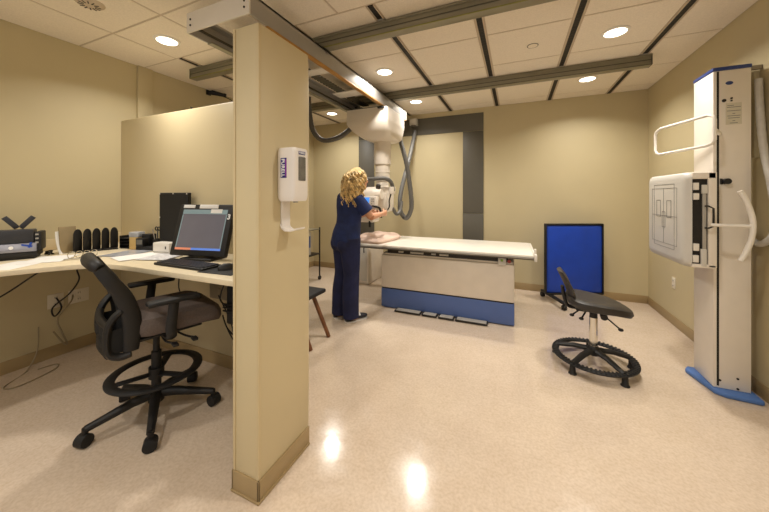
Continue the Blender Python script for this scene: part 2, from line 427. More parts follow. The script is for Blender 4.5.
# tube housing
B = MB().tube([(-0.30, -0.20, 1.40), (-0.26, -0.20, 1.40), (-0.25, -0.20, 1.40), (-0.02, -0.20, 1.40), (0.0, -0.20, 1.40), (0.08, -0.20, 1.40)], [0.06, 0.075, 0.095, 0.095, 0.08, 0.06], n=24)
B.box(-0.06, 0.06, -0.19, -0.08, 1.33, 1.45, 0.01)
B.build('tube_housing', 'xray_body', t)
for p, q in (((-0.15, -0.20, 1.46), (-0.17, -0.24, 1.53)), ((0.02, -0.2, 1.46), (0.04, -0.22, 1.52))): MB().cyl(p, q, 0.03, n=16).build('cable_socket', 'dark_metal', t)
# control panel with a blue touch screen
P = Matrix.Translation((-0.055, -0.31, 1.29)) @ Euler((math.radians(-8), 0, math.radians(-22))).to_matrix().to_4x4()
cp = MB().box(-0.14, 0.15, -0.025, 0.03, -0.08, 0.085, 0.012, 3, M=P).build('control_panel', 'xray_white', t)
MB().box(-0.11, 0.035, -0.029, -0.0255, -0.06, 0.065, 0.001, M=P).build('touch_screen', 'display_blue', cp)
B = MB()
for k in range(5): B.box(0.075 + 0.03 * (k % 2), 0.095 + 0.03 * (k % 2), -0.028, -0.0255, 0.04 - 0.03 * (k // 2), 0.055 - 0.03 * (k // 2), M=P)
B.build('button', 'xray_grey', cp)
# grab handle
B = MB().tube([(-0.16, -0.33, 1.165), (-0.1, -0.39, 1.165), (0.06, -0.39, 1.165), (0.12, -0.33, 1.165), (0.13, -0.22, 1.19)], 0.011, smooth=5)
B.tube([(0.0, -0.345, 1.255), (0.06, -0.385, 1.25), (0.12, -0.375, 1.235), (0.135, -0.355, 1.17), (0.135, -0.34, 1.11)], 0.013, smooth=5)
B.build('grab_handle', 'dark_metal', t)
# collimator
co = MB().box(-0.20, 0.0, -0.30, -0.10, 1.04, 1.20, 0.015, 3).box(-0.17, -0.03, -0.27, -0.13, 1.19, 1.31, 0.008).build('collimator', 'xray_body', t)
MB().cyl((-0.05, -0.285, 1.06), (-0.05, -0.285, 0.98), 0.018, n=14).build('laser_pod', 'black_plastic', co)
MB().cyl((-0.15, -0.298, 1.12), (-0.15, -0.32, 1.12), 0.018, n=16).build('knob', 'black_plastic', co)
# dark high-voltage cable arching over the yoke
MB().tube([(-0.15, -0.24, 1.53), (-0.12, -0.25, 1.585), (-0.03, -0.22, 1.60), (0.10, -0.16, 1.605), (0.16, -0.11, 1.57), (0.175, -0.07, 1.50), (0.18, -0.06, 1.44)], 0.026, smooth=8, n=12).build('high_voltage_cable', 'hose_grey', t)
MB().tube([(0.165, -0.1, 1.40), (0.15, -0.12, 1.32), (0.15, -0.12, 1.24), (0.12, -0.1, 1.2)], 0.009, smooth=6).build('signal_cable', 'dark_metal', t)

# corrugated hoses
def hose(name, lab, pts, r, m_='hose_grey'):
    P = catmull(pts, 14); R = []
    q = MB(); q.tube(P, [r * (1.0 if i % 2 else 0.92) for i in range(len(P))] if len(P) > 3 else r, n=12)
    return tag(q.build(name, m_), lab, 'hose')
hose('cable_hose', 'long grey hose looping from the white ceiling carriage up to a wall box', [(-1.53, 4.05, 2.25), (-1.515, 4.08, 2.138), (-1.428, 4.08, 1.818), (-1.361, 4.09, 1.319), (-1.386, 4.1, 1.133), (-1.457, 4.11, 1.059), (-1.538, 4.12, 1.157), (-1.553, 4.14, 1.317), (-1.551, 4.24, 1.539), (-1.527, 4.47, 1.936), (-1.536, 4.75, 2.344), (-1.532, 4.79, 2.45)], 0.034)
hose('cable_hose', 'short grey hose curling from the yoke of the x-ray tube into the hanging loop', [(-1.53, 3.80, 1.21), (-1.50, 3.86, 1.13), (-1.475, 3.94, 1.17), (-1.475, 4.00, 1.30)], 0.024)
hose('cable_hose', 'grey hose sagging from ceiling beside the column to the left of the carriage', [(-2.62, 3.40, 2.74), (-2.60, 3.40, 2.50), (-2.55, 3.42, 2.26), (-2.42, 3.46, 2.14), (-2.22, 3.52, 2.17), (-2.09, 3.58, 2.27), (-2.045, 3.59, 2.30)], 0.034)
t = thing('hose_wall_box', 'small white junction box on the dark band where the grey hose ends', 'junction box', (-1.56, YB - 0.012, 2.6))
MB().box(-0.06, 0.06, -0.10, 0, -0.055, 0.055, 0.006).build('housing', 'panel_grey', t)
MB().cyl((0, -0.08, -0.055), (0, -0.08, -0.075), 0.04, n=18).build('collar', 'hose_grey', t)

# ------------------------------------------------------------------ exam table
TX, TY = -0.78, 3.80
t = thing('x_ray_table', 'long white x-ray exam table on a white and blue pedestal', 'exam table', (TX, TY, 0), math.radians(1.0))
bx = 0.765
MB().box(-bx + 0.005, bx - 0.005, -0.36, 0.345, 0.25, 0.655, 0.012, 3).box(-bx + 0.02, bx - 0.02, -0.345, 0.33, 0.655, 0.675, 0.004).build('pedestal_body', 'xray_body', t)
MB().box(-bx + 0.012, bx - 0.012, -0.353, 0.338, 0.238, 0.2495).build('shadow_gap', 'slot_black', t)
MB().box(-bx + 0.005, bx - 0.005, -0.36, 0.345, 0.012, 0.2375, 0.008, 3).box(-bx + 0.03, bx - 0.03, -0.33, 0.31, 0, 0.013).build('pedestal_base', 'xray_blue', t)
MB().box(-0.68, 0.70, -0.35, 0.33, 0.6755, 0.733, 0.003).build('float_carriage', 'dark_metal', t)
tt = MB().box(-1.20, 0.94, -0.44, 0.45, 0.752, 0.780, 0.005).build('table_top', 'table_top', t)
for sg in (-1, 1): MB().box(-1.20, 0.94, (-0.445 if sg < 0 else 0.425), (-0.42 if sg < 0 else 0.455), 0.7335, 0.7518, 0.002, mi=1).box(-1.2, 0.94, (-0.448 if sg < 0 else 0.445), (-0.440 if sg < 0 else 0.46), 0.745, 0.762, 0.001).build('side_rail', ['brushed_alu', 'rail_dark'], tt)
MB().box(-1.205, 0.945, -0.42, 0.425, 0.7335, 0.7518, 0.002).build('under_frame', 'rail_dark', tt)
MB().box(0.942, 0.968, -0.452, -0.30, 0.72, 0.79, 0.004).box(0.942, 0.962, -0.30, 0.44, 0.735, 0.779, 0.003).box(0.944, 0.964, -0.41, -0.37, 0.79, 0.84, 0.004).build('end_rail', 'white_metal', tt)
cb = MB().box(0.60, 0.68, -0.385, -0.36, 0.645, 0.722, 0.003).build('control_box', 'panel_grey', t)
MB().box(0.625, 0.65, -0.388, -0.385, 0.685, 0.71, 0.001, mi=0).build('green_label', 'green_mark', cb)
MB().cyl((0.71, -0.355, 0.69), (0.71, -0.377, 0.69), 0.018, n=18).build('stop_button', 'red_mark', t)
for xx, w in ((-0.50, 0.06), (-0.30, 0.16), (-0.10, 0.05), (0.02, 0.10)): MB().box(xx - w / 2, xx + w / 2, -0.375, -0.351, 0.695, 0.713, 0.002).build('latch', 'panel_grey', t)
MB().box(-0.335, -0.195, -0.3605, -0.3595, 0.50, 0.615).build('inspection_panel', 'xray_body', t)
for x0, x1 in ((-0.55, -0.235), (-0.22, -0.045), (-0.03, 0.145), (0.16, 0.50)):
    pd = MB().box(x0, x1, -0.46, -0.34, 0.008, 0.022, 0.003).box(x0 + 0.01, x1 - 0.01, -0.42, -0.345, 0.0, 0.008).build('foot_pedal', 'dark_metal', t)
    MB().box(x0 + 0.015, x1 - 0.015, -0.448, -0.365, 0.0222, 0.025, 0.001).build('tread', 'xray_grey', pd)

# pillow on the table
B = MB(); n = 12
top = []
def pil(u, v):
    e = max(0.0, (1 - abs(u) ** 4) * (1 - abs(v) ** 4)) ** 0.5
    return e
rings = []
tmp = bmesh.new(); gt = {}; gb = {}
for i in range(25):
    for j in range(25):
        u = -1 + 2 * i / 24; v = -1 + 2 * j / 24; e = pil(u, v)
        w = 0.012 * math.sin(5 * u + 2 * v) * math.cos(4 * v - u) + 0.009 * math.sin(9 * u - 7 * v)
        X = u * 0.21 * (1 - 0.06 * v * v); Y = v * 0.31 * (1 - 0.06 * u * u)
        gt[i, j] = tmp.verts.new((X, Y, 0.035 + e * (0.06 + w)))
        gb[i, j] = tmp.verts.new((X, Y, 0.035 - 0.035 * min(1, e * 2.2)))
for i in range(24):
    for j in range(24):
        tmp.faces.new((gt[i, j], gt[i + 1, j], gt[i + 1, j + 1], gt[i, j + 1]))
        tmp.faces.new((gb[i, j], gb[i, j + 1], gb[i + 1, j + 1], gb[i + 1, j]))
bmesh.ops.remove_doubles(tmp, verts=tmp.verts[:], dist=1e-5)
B._add(tmp)
tag(B.build('positioning_pillow', 'pillow', loc=(-1.70, 3.69, 0.7805)), 'soft crumpled pale pink pillow on left end of x-ray table', 'pillow').rotation_euler = (0, 0, math.radians(-8))

# white cabinet behind the table
t = thing('equipment_cabinet', 'low white equipment cabinet on floor behind left end of the x-ray table', 'cabinet', (-2.25, 4.45, 0))
MB().box(-0.18, 0.17, -0.29, 0.29, 0.02, 0.69, 0.01).box(-0.16, 0.15, -0.27, 0.27, 0, 0.021).build('body', 'xray_body', t)
MB().box(-0.155, 0.145, -0.296, -0.2905, 0.06, 0.65, 0.002).build('front_panel', 'panel_grey', t)
MB().cyl((0.10, -0.304, 0.50), (0.10, -0.304, 0.58), 0.008, n=10).box(0.09, 0.11, -0.304, -0.2965, 0.505, 0.515).box(0.09, 0.11, -0.304, -0.2965, 0.565, 0.575).build('handle', 'dark_metal', t)

# ------------------------------------------------------------------ rolling lead screen
t = thing('lead_screen', 'tall blue padded rolling lead screen on black feet standing by the back wall', 'screen', (0.69, 4.575, 0), math.radians(23.5))
MB().box(-0.36, 0.36, -0.022, 0.022, 0.12, 1.0, 0.03, 4).build('padded_panel', 'screen_blue', t)
B = MB()
for sg in (-1, 1): B.box(sg * 0.368 - 0.008, sg * 0.368 + 0.008, -0.026, 0.026, 0.11, 1.015, 0.006)
B.box(-0.372, 0.372, -0.026, 0.026, 0.996, 1.02, 0.006).box(-0.372, 0.372, -0.026, 0.026, 0.10, 0.124, 0.006)
B.build('frame', 'black_plastic', t)
for sg in (-1, 1):
    lg = MB().box(sg * 0.29 - 0.02, sg * 0.29 + 0.02, -0.30, 0.24, 0.065, 0.098, 0.008).box(sg * 0.29 - 0.018, sg * 0.29 + 0.018, -0.024, 0.024, 0.09, 0.11).build('foot', 'black_plastic', t)
    for yy in (-0.28, 0.22):
        MB().cyl((sg * 0.29 - 0.018, yy, 0.032), (sg * 0.29 + 0.018, yy, 0.032), 0.032, n=20).box(sg * 0.29 - 0.008, sg * 0.29 + 0.008, yy - 0.015, yy + 0.015, 0.03, 0.07).build('caster', 'black_soft', lg)

# ------------------------------------------------------------------ stool with foot ring
t = thing('operator_stool', 'black low-backed stool with chrome post and round foot ring on floor', 'stool', (0.583, 2.95, 0), math.radians(-2))
# base: local +X points to the picture's right
B = MB().torus((0, 0, 0.075), 0.272, 0.022, n=56, flat=(0.55, 1.25))
for k in range(60):
    a = 2 * PI * k / 60; B.cbox((0.272 * math.cos(a), 0.272 * math.sin(a), 0.0875), (0.046, 0.014, 0.004), 0.001, rot=(0, 0, a))
B.build('foot_ring', 'black_soft', t)
for k in range(5):
    a = math.radians(-128 + 72 * k); ca, sa = math.cos(a), math.sin(a)
    lg = MB().tube([(0.02 * ca, 0.02 * sa, 0.125), (0.14 * ca, 0.14 * sa, 0.115), (0.27 * ca, 0.27 * sa, 0.08)], [0.03, 0.026, 0.022], n=10, flat=(0.7, 1.0)).build('leg', 'black_plastic', t)
    MB().lathe([(0.028, 0), (0.03, 0.004), (0.022, 0.015), (0.018, 0.075), (0.0, 0.075)], (0.278 * ca, 0.278 * sa, 0), n=16).build('glide', 'black_soft', lg)
MB().lathe([(0.0, 0.09), (0.045, 0.09), (0.05, 0.13), (0.032, 0.16), (0.0, 0.16)]).build('hub', 'black_plastic', t)
MB().lathe([(0, 0.15), (0.03, 0.15), (0.03, 0.39), (0.018, 0.392), (0, 0.392)]).build('post', 'chrome', t)
B = MB().lathe([(0.0, 0.385), (0.028, 0.385), (0.028, 0.44), (0.06, 0.455), (0.0, 0.46)]).box(-0.13, 0.10, -0.07, 0.07, 0.445, 0.468, 0.006)
B.build('tilt_plate', 'black_plastic', t)
B = MB()
rings = []
for (z, s_) in ((0.465, 0.80), (0.475, 0.95), (0.50, 1.0), (0.525, 0.97), (0.537, 0.85), (0.54, 0.6), (0.538, 0.3)):
    ring = []
    for k in range(48):
        a = 2 * PI * k / 48; ca, sa = math.cos(a), math.sin(a)
        rx = 0.26 if ca > 0 else 0.20
        w = 0.20 - 0.06 * ca
        x_ = rx * (abs(ca) ** 0.85) * (1 if ca > 0 else -1); y_ = w * (abs(sa) ** 0.8) * (1 if sa > 0 else -1)
        zz = z + 0.012 - 0.11 * x_ * s_ - (0.03 * max(0, (x_ * s_ - 0.10) / 0.17) ** 1.5) - 0.01 * (1 - s_)
        ring.append((x_ * s_, y_ * s_, zz))
    rings.append(ring)
B.loft(rings).build('seat', 'stool_vinyl', t)
rings = []
for i in range(11):
    z = 0.53 + i * 0.0225; xx = -0.16 - 0.085 * (i / 10) ** 1.3
    hw = 0.16 * math.sin(PI * (0.16 + 0.84 * (i + 0.5) / 11 * 0.86)) ** 0.5
    ring = []
    for k in range(20):
        a = 2 * PI * k / 20
        y_ = hw * math.cos(a); th = 0.017 * math.sin(a)
        ring.append((xx + th + 0.035 * (y_ / 0.16) ** 2, y_, z))
    rings.append(ring)
MB().loft(rings).build('backrest', 'stool_vinyl', t)
MB().tube([(-0.08, 0, 0.455), (-0.17, 0, 0.455), (-0.20, 0, 0.50), (-0.222, 0, 0.62)], 0.014, smooth=5, flat=(1, 2.0)).build('back_bracket', 'black_plastic', t)
for (p, q_) in (((0.04, -0.05, 0.45), (0.15, -0.14, 0.37)), ((-0.06, -0.06, 0.45), (-0.10, -0.12, 0.405)), ((-0.1, -0.04, 0.45), (-0.16, -0.08, 0.41))):
    lv = MB().cyl(p, q_, 0.006, n=8).build('lever', 'black_plastic', t)
    MB().ell(q_, (0.018, 0.014, 0.012), u=12, v=8).build('paddle', 'black_plastic', lv)
MB().cyl((0.055, -0.06, 0.44), (0.055, -0.10, 0.43), 0.024, n=16).build('tension_knob', 'black_soft', t)

# ------------------------------------------------------------------ wall bucky stand
t = thing('wall_bucky_stand', 'tall white wall x-ray stand with blue cap and detector panel beside right wall', 'x-ray stand', (1.39, 3.0, 0))
w2l = lambda x, y, z: (x - 1.39, y - 3.0, z)
x0, x1, y0, y1 = -0.110, 0.083, -0.115, 0.140
MB().box(x0, x1, y0, y1, 0.035, 2.262, 0.004).build('post', 'xray_white', t)
MB().box(x0 + 0.018, x0 + 0.030, y0 - 0.0012, y0 + 0.003, 0.05, 2.258).build('track_slot', 'slot_black', t)
MB().prism([(x0 - 0.004, y0 - 0.004), (x1 + 0.004, y0 - 0.004), (x1 + 0.004, y1 + 0.004), (x0 - 0.004, y1 + 0.004)], 2.2625, 2.288, 0.006).build('top_cap', 'cap_blue', t)
MB().prism([(x1 + 0.03, y0 - 0.075), (x0 + 0.04, y0 - 0.065), (x0 - 0.01, y0 - 0.03), (x0 - 0.065, y1 - 0.03), (x0 - 0.035, y1 + 0.02), (x1 + 0.03, y1 + 0.02)], 0, 0.0345, 0.012, seg=3).build('base_plate', 'base_blue', t)
MB().cyl((x0 + 0.082, y0 - 0.001, 2.165), (x0 + 0.082, y0 + 0.002, 2.165), 0.0001, n=8).ell((x0 + 0.083, y0 - 0.0005, 2.17), (0.02, 0.002, 0.013)).build('emblem', 'cap_blue', t)
st = MB().box(x0 + 0.065, x0 + 0.145, y0 - 0.0015, y0 + 0.001, 1.88, 2.03).build('rating_sticker', 'sticker', t)
B = MB()
for zz, a, b_ in ((2.012, .072, .105), (2.000, .07, .14), (1.975, .07, .14), (1.955, .098, .112), (1.94, .072, .138), (1.925, .076, .134), (1.905, .098, .112), (1.89, .085, .125)):
    B.box(x0 + a, x0 + b_, y0 - 0.0022, y0 - 0.0012, zz - 0.002, zz + 0.002)
B.build('printed_lines', 'line_grey', st)
for dx, zz, r in ((0.055, 2.05, 0.011), (0.093, 2.062, 0.006), (0.093, 2.045, 0.005)): MB().cyl((x0 + dx, y0 - 0.006, zz), (x0 + dx, y0 + 0.001, zz), r, n=14).build('lock_screw', 'dark_metal', t)
kn = MB().cyl((x0 + 0.062, y0 - 0.032, 1.485), (x0 + 0.062, y0 + 0.001, 1.485), 0.020, n=20).box(x0 + 0.034, x0 + 0.045, y0 - 0.012, y0, 1.465, 1.505, 0.002).build('clamp_knob', 'black_plastic', t)
for dx, zz in ((0.125, 0.12), (0.125, 0.05), (0.034, 0.09)): MB().cyl((x0 + dx, y0 - 0.004, zz), (x0 + dx, y0, zz), 0.007, n=12).build('base_screw', 'dark_metal', t)
# detector panel facing left
px0, px1, py0, py1, pz0, pz1 = 1.09 - 1.39, 1.225 - 1.39, 2.765 - 3, 3.40 - 3, 0.885, 1.55
rings = []
for xx, s_ in ((px0 - 0.012, 0.86), (px0 - 0.008, 0.95), (px0 + 0.004, 0.985), (px0 + 0.03, 1.0)):
    cy, cz = (py0 + py1) / 2, (pz0 + pz1) / 2
    ring = [(xx, cy + p[0] * s_ - (1 - s_) * 0.0, cz + p[1] * s_) for p in [(q[0], q[1]) for q in rr_ring(0, 0, 0, (py1 - py0) / 2, (pz1 - pz0) / 2, 0.05)]]
    rings.append(ring)
dp = MB().loft(rings).build('detector_front', 'panel_grey', t)
B = MB(); xf = px0 - 0.0135
cy, cz = (py0 + py1) / 2 + 0.005, (pz0 + pz1) / 2 + 0.01
def lrect(a, b_, c_, d_, w=0.0022):
    B.box(xf, xf + 0.002, a, b_, c_ - w / 2, c_ + w / 2); B.box(xf, xf + 0.002, a, b_, d_ - w / 2, d_ + w / 2)
    B.box(xf, xf + 0.002, a - w / 2, a + w / 2, c_, d_); B.box(xf, xf + 0.002, b_ - w / 2, b_ + w / 2, c_, d_)
lrect(cy - 0.215, cy + 0.215, cz - 0.215, cz + 0.215); lrect(cy - 0.175, cy + 0.175, cz - 0.245, cz + 0.175 + 0.07)
for sg in (-1, 1): lrect(cy + sg * 0.09 - 0.035, cy + sg * 0.09 + 0.035, cz - 0.01, cz + 0.12, 0.0045)
lrect(cy - 0.025, cy + 0.025, cz - 0.09, cz + 0.03, 0.0045)
B.box(xf, xf + 0.002, cy - 0.215, cy + 0.215, cz - 0.0015, cz + 0.0015); B.box(xf, xf + 0.002, cy - 0.0015, cy + 0.0015, cz - 0.215, cz + 0.215)
B.build('target_marking', 'line_grey', dp)
hb = MB().box(px0 + 0.03, px1 + 0.022, py0 + 0.03, py1, pz0 + 0.0, pz1, 0.02, 3).box(px1 - 0.022, px1 + 0.022, py0, py0 + 0.05, pz0 + .01, pz1 - 0.005, 0.004).box(px0 + 0.03, px1 + 0.02, py0, py0 + 0.05, pz1 - 0.05, pz1 - 0.004, 0.006).box(px0 + 0.03, px1 + 0.02, py0, py0 + 0.05, pz0 + 0.004, pz0 + 0.03, 0.006).build('detector_housing', 'xray_white', t)
MB().box(px0 + 0.032, px1 - 0.022, py0 + 0.015, py0 + 0.031, pz0 + 0.03, pz1 - 0.05).build('cassette_slot', 'slot_black', t)
MB().box(px0 + 0.085, px0 + 0.105, py0 + 0.004, py0 + 0.0148, pz0 + 0.06, pz1 - 0.1, 0.002).build('cassette_rail', 'xray_grey', t)
for dx, zz, hh, mm in ((0.035, 1.45, 0.05, 'white_metal'), (0.036, 1.38, 0.045, 'white_metal'), (0.036, 1.03, 0.05, 'white_metal'), (0.034, 0.95, 0.05, 'white_metal'), (0.075, 0.96, 0.12, 'panel_grey'), (0.08, 1.43, 0.06, 'panel_grey')):
    MB().box(px0 + dx, px0 + dx + 0.03, py0 - 0.002, py0 + 0.0148, zz - hh / 2, zz + hh / 2, 0.003).build('clip', mm, t)
MB().tube([(px0 + 0.10, py0 + 0.003, 1.315), (px0 + 0.10, py0 - 0.028, 1.315), (px0 + 0.125, py0 - 0.03, 1.30), (px0 + 0.125, py0 - 0.03, 1.18), (px0 + 0.10, py0 - 0.028, 1.165), (px0 + 0.10, py0 + 0.003, 1.165)], 0.006, n=8).build('tray_handle', 'dark_metal', t)
MB().box(px1 + 0.021, x0 + 0.002, 0.0, 0.09, 1.0, 1.42, 0.003).build('mounting_arm', 'xray_grey', t)
# overhead grab loop
pts = [w2l(1.205, 2.70, 1.755), w2l(1.205, 2.70, 1.89), w2l(1.203, 2.715, 1.915), w2l(1.195, 2.75, 1.93), w2l(1.11, 3.24, 1.945), w2l(1.10, 3.285, 1.925), w2l(1.098, 3.30, 1.90), w2l(1.098, 3.30, 1.77), w2l(1.10, 3.285, 1.745), w2l(1.11, 3.25, 1.73), w2l(1.19, 2.76, 1.725), w2l(1.203, 2.715, 1.735)]
gl = MB().tube(pts, 0.0105, n=10, closed=True).tube([w2l(1.205, 2.70, 1.82), w2l(1.27, 2.80, 1.82), w2l(1.312, 2.886, 1.82)], 0.012, n=10).build('grab_loop', 'white_metal', t)
# curved side handle
MB().tube([w2l(1.325, 2.70, 1.415), w2l(1.352, 2.70, 1.36), w2l(1.378, 2.70, 1.27), w2l(1.386, 2.70, 1.19), w2l(1.376, 2.70, 1.10), w2l(1.352, 2.70, 1.02), w2l(1.328, 2.70, 0.965)], 0.015, n=12, smooth=6, flat=(1, 1)).tube([w2l(1.20, 2.728, 1.19), w2l(1.23, 2.71, 1.19), w2l(1.385, 2.70, 1.19)], 0.011, n=10).build('side_handle', 'white_metal', t)
# conduit and hose at the right wall
hose('cable_hose', 'thick pale grey hose hanging down the right wall beside the x-ray stand', [(1.515, 2.90, 2.18), (1.515, 2.89, 2.0), (1.518, 2.86, 1.70), (1.517, 2.79, 1.45), (1.517, 2.75, 1.25), (1.515, 2.78, 1.12), (1.512, 2.88, 1.06), (1.51, 2.96, 1.08)], 0.021, 'hose_light')
t = thing('conduit_cover', 'cream vertical conduit cover on right wall beside the x-ray stand', 'conduit', (XR, 2.985, 0))
MB().box(-0.03, 0, -0.03, 0.03, 1.65, 2.255, 0.004).build('cover', 'wall_paint', t)
MB().box(-0.0765, 0, -0.06, -0.03, 2.256, 2.285, 0.003).build('bracket', 'plate_steel', t)

# ------------------------------------------------------------------ person at the tube
rz = math.radians(-30)
body = MB()
# legs
hipx = 0.085
def legs(B, grow=0.0, top=0.90, bottom=0.06):
    for sx, fy in ((1, 0.03), (-1, -0.02)):
        B.tube([(sx * hipx, 0.0, 0.92), (sx * 0.088, 0.005, 0.75), (sx * 0.083, 0.008 + fy * 0.4, 0.52), (sx * 0.085, -0.012 + fy * 0.7, 0.32), (sx * 0.085, -0.018 + fy, bottom)],
               [0.098 + grow, 0.088 + grow, 0.062 + grow * 1.2, 0.056 + grow * 1.6, 0.040 + grow * 2.2], n=18, smooth=4)
legs(body)
for sx, fy in ((1, 0.03), (-1, -0.02)): body.tube([(sx * 0.085, -0.05 + fy, 0.045), (sx * 0.09, 0.05 + fy, 0.04), (sx * 0.095, 0.13 + fy, 0.03)], [0.035, 0.036, 0.026], n=12)
def ering(c, rx, ry, n=28, tilt=0.0):
    return [(c[0] + rx * math.cos(2 * PI * k / n), c[1] + ry * math.sin(2 * PI * k / n), c[2] + tilt * ry * math.sin(2 * PI * k / n)) for k in range(n)]
def torso(B, g=0.0, z0=0.86):
    R = [(0.84, 0.0, .155, .105), (0.90, -0.01, .172, .118), (0.98, -0.005, .165, .112), (1.08, 0.01, .140, .098), (1.16, 0.012, .140, .102), (1.26, 0.012, .158, .115), (1.34, 0.002, .170, .105), (1.39, -0.012, .150, .085), (1.42, -0.02, .085, .06)]
    B.loft([ering((0, y, z), rx + g, ry + g) for z, y, rx, ry in R if z >= z0])
torso(body)
body.tube([(0, -0.02, 1.39), (0, -0.005, 1.45), (0, 0.01, 1.52)], [0.062, 0.052, 0.052], n=16)
HC = (0.01, 0.03, 1.565)
DH = Vector((0.055, 0.035, -0.008))
def lean(o, d=None):
    for v in o.data.vertices:
        q = max(0.0, min(1.0, (v.co.z - 1.42) / 0.08)); q = q * q * (3 - 2 * q)
        if v.co.y > 0.17 and v.co.z < 1.42: k = 0.03
        else: k = 0.10 * max(0.0, v.co.z - 0.88)
        if v.co.y > 0.05 and v.co.z < 1.3: k = min(k, 0.04)
        v.co.y += k
        if d is not None: v.co += DH * (1.0 if d else q)
    return o
body.ell(HC, (0.074, 0.094, 0.108))
body.ell((0.01, 0.075, 1.51), (0.052, 0.05, 0.055))
body.ell((0.01, 0.128, 1.548), (0.012, 0.018, 0.02)); body.tube([(0.01, 0.117, 1.585), (0.01, 0.138, 1.545)], [0.007, 0.013], n=8)
body.ell((0.01, 0.117, 1.512), (0.024, 0.012, 0.007)); body.ell((0.01, 0.112, 1.478), (0.022, 0.016, 0.015))
for sx in (-1, 1): body.ell((0.01 + sx * 0.074, 0.025, 1.56), (0.01, 0.02, 0.03))
# arms reach forward to the grab handle: shoulder, elbow, wrist
SH = {1: (0.168, 0.0, 1.345), -1: (-0.168, 0.0, 1.345)}
EL = {1: (0.235, 0.15, 1.15), -1: (-0.20, 0.16, 1.14)}
WR = {1: (0.135, 0.37, 1.17), -1: (-0.11, 0.35, 1.16)}
for s_ in (1, -1):
    body.tube([SH[s_], [(a + b_) / 2 for a, b_ in zip(SH[s_], EL[s_])], EL[s_]], [0.052, 0.046, 0.038], n=14)
    body.tube([EL[s_], [(a * .6 + b_ * .4) for a, b_ in zip(EL[s_], WR[s_])], WR[s_]], [0.039, 0.036, 0.026], n=14)
    w = Vector(WR[s_]); d = (w - Vector(EL[s_])).normalized()
    side = Vector((0, 0, 1)).cross(d).normalized() * (1 if s_ > 0 else -1)   # towards body midline for the right hand
    up = Vector((0, 0, 1))
    palm = w + d * 0.045
    body.tube([w, palm, w + d * 0.085], [0.024, 0.036, 0.034], n=12, flat=(1.0, 0.55))
    for k in range(4):
        off = up * (0.026 - 0.0175 * k); L_ = (0.034, 0.038, 0.035, 0.028)[k]
        b0 = w + d * 0.075 + off
        p1 = b0 + d * L_ ; p2 = p1 + (d * 0.25 + side * 0.95) * L_ * 0.8; p3 = p2 + (-d * 0.75 + side * 0.5) * L_ * 0.6
        body.tube([b0, p1, p2, p3], [0.0098, 0.0092, 0.0085, 0.007], n=8)
    tb = w + d * 0.03 + up * 0.022
    body.tube([tb, tb + up * 0.022 + d * 0.02 + side * 0.012, tb + up * 0.026 + d * 0.045 + side * 0.026], [0.013, 0.0105, 0.008], n=8)
pe = body.build('person', 'skin', remesh=0.0055, smooth_it=3)
lean(pe, 0)
tag(pe, 'person with long curly blonde hair in navy scrubs standing at the exam table', 'person')
pe.location = (-1.745, 2.935, 0); pe.rotation_euler = (0, 0, rz)
# eyes and lips
B = MB()
for sx in (-1, 1): B.ell((0.01 + sx * 0.03, 0.113, 1.575), (0.012, 0.009, 0.007), mi=0).ell((0.01 + sx * 0.03, 0.1195, 1.575), (0.005, 0.004, 0.005), mi=1)
lean(B.build('eyes', ['white_ink', 'cable_black'], pe), 1)
# scrub top with short sleeves
B = MB(); torso(B, 0.028, 0.80)
B.loft([ering((0, -0.008, 0.825), .19, .137), ering((0, -0.01, 0.88), .195, .142), ering((0, -0.006, 0.98), .186, .134), ering((0, 0, 1.05), 0.165, 0.12)])
for s_ in (1, -1):
    a, e = Vector(SH[s_]), Vector(EL[s_]); q = a + (e - a) * 0.72
    B.tube([a + Vector((-s_ * 0.05, 0, 0.012)), a, a + (e - a) * 0.4, q], [0.062, 0.068, 0.070, 0.074], n=18)
lean(B.build('scrub_top', 'scrub_navy', pe, remesh=0.007, smooth_it=4))
# trousers
B = MB(); legs(B, 0.022, bottom=0.045)
B.loft([ering((0, 0, 0.78), .16, .112), ering((0, -0.012, 0.86), .183, .134), ering((0, -0.01, 0.92), .178, .126), ering((0, -0.005, 0.98), .165, .112)])
B.ell((0.075, -0.07, 0.85), (0.09, 0.075, 0.10)); B.ell((-0.075, -0.07, 0.85), (0.09, 0.075, 0.10))
B.build('scrub_trousers', 'scrub_trouser', pe, remesh=0.008, smooth_it=4)
for sx, fy in ((1, 0.03), (-1, -0.02)):
    B = MB(); cx = sx * 0.09
    prof = [(-0.085, .026, .05), (-0.07, .037, .075), (-0.02, .039, .085), (0.04, .041, .075), (0.10, .046, .058), (0.15, .042, .045), (0.18, .024, .034)]
    rings = []
    for yy, hw, hh in prof:
        rings.append([(cx + hw * math.cos(2 * PI * k / 16), yy + fy, max(0.012, 0.012 + (hh) * (0.5 + 0.5 * math.sin(2 * PI * k / 16)))) for k in range(16)])
    sh = MB().loft(rings).build('shoe', 'shoe_dark', pe)
    so = []
    rings = [[(cx + (hw + 0.004) * (1 if k in (0, 3) else -1), yy + fy, 0.0 if k > 1 else 0.016) for k in (0, 1, 2, 3)] for yy, hw, hh in prof]
    MB().loft(rings).build('sole', 'shoe_white', sh)
    MB().tube([(cx - 0.036, 0.06 + fy, 0.055), (cx, 0.06 + fy, 0.083), (cx + 0.038, 0.06 + fy, 0.055)], 0.012, smooth=4, flat=(0.5, 2.2)).build('strap', 'shoe_white', sh)
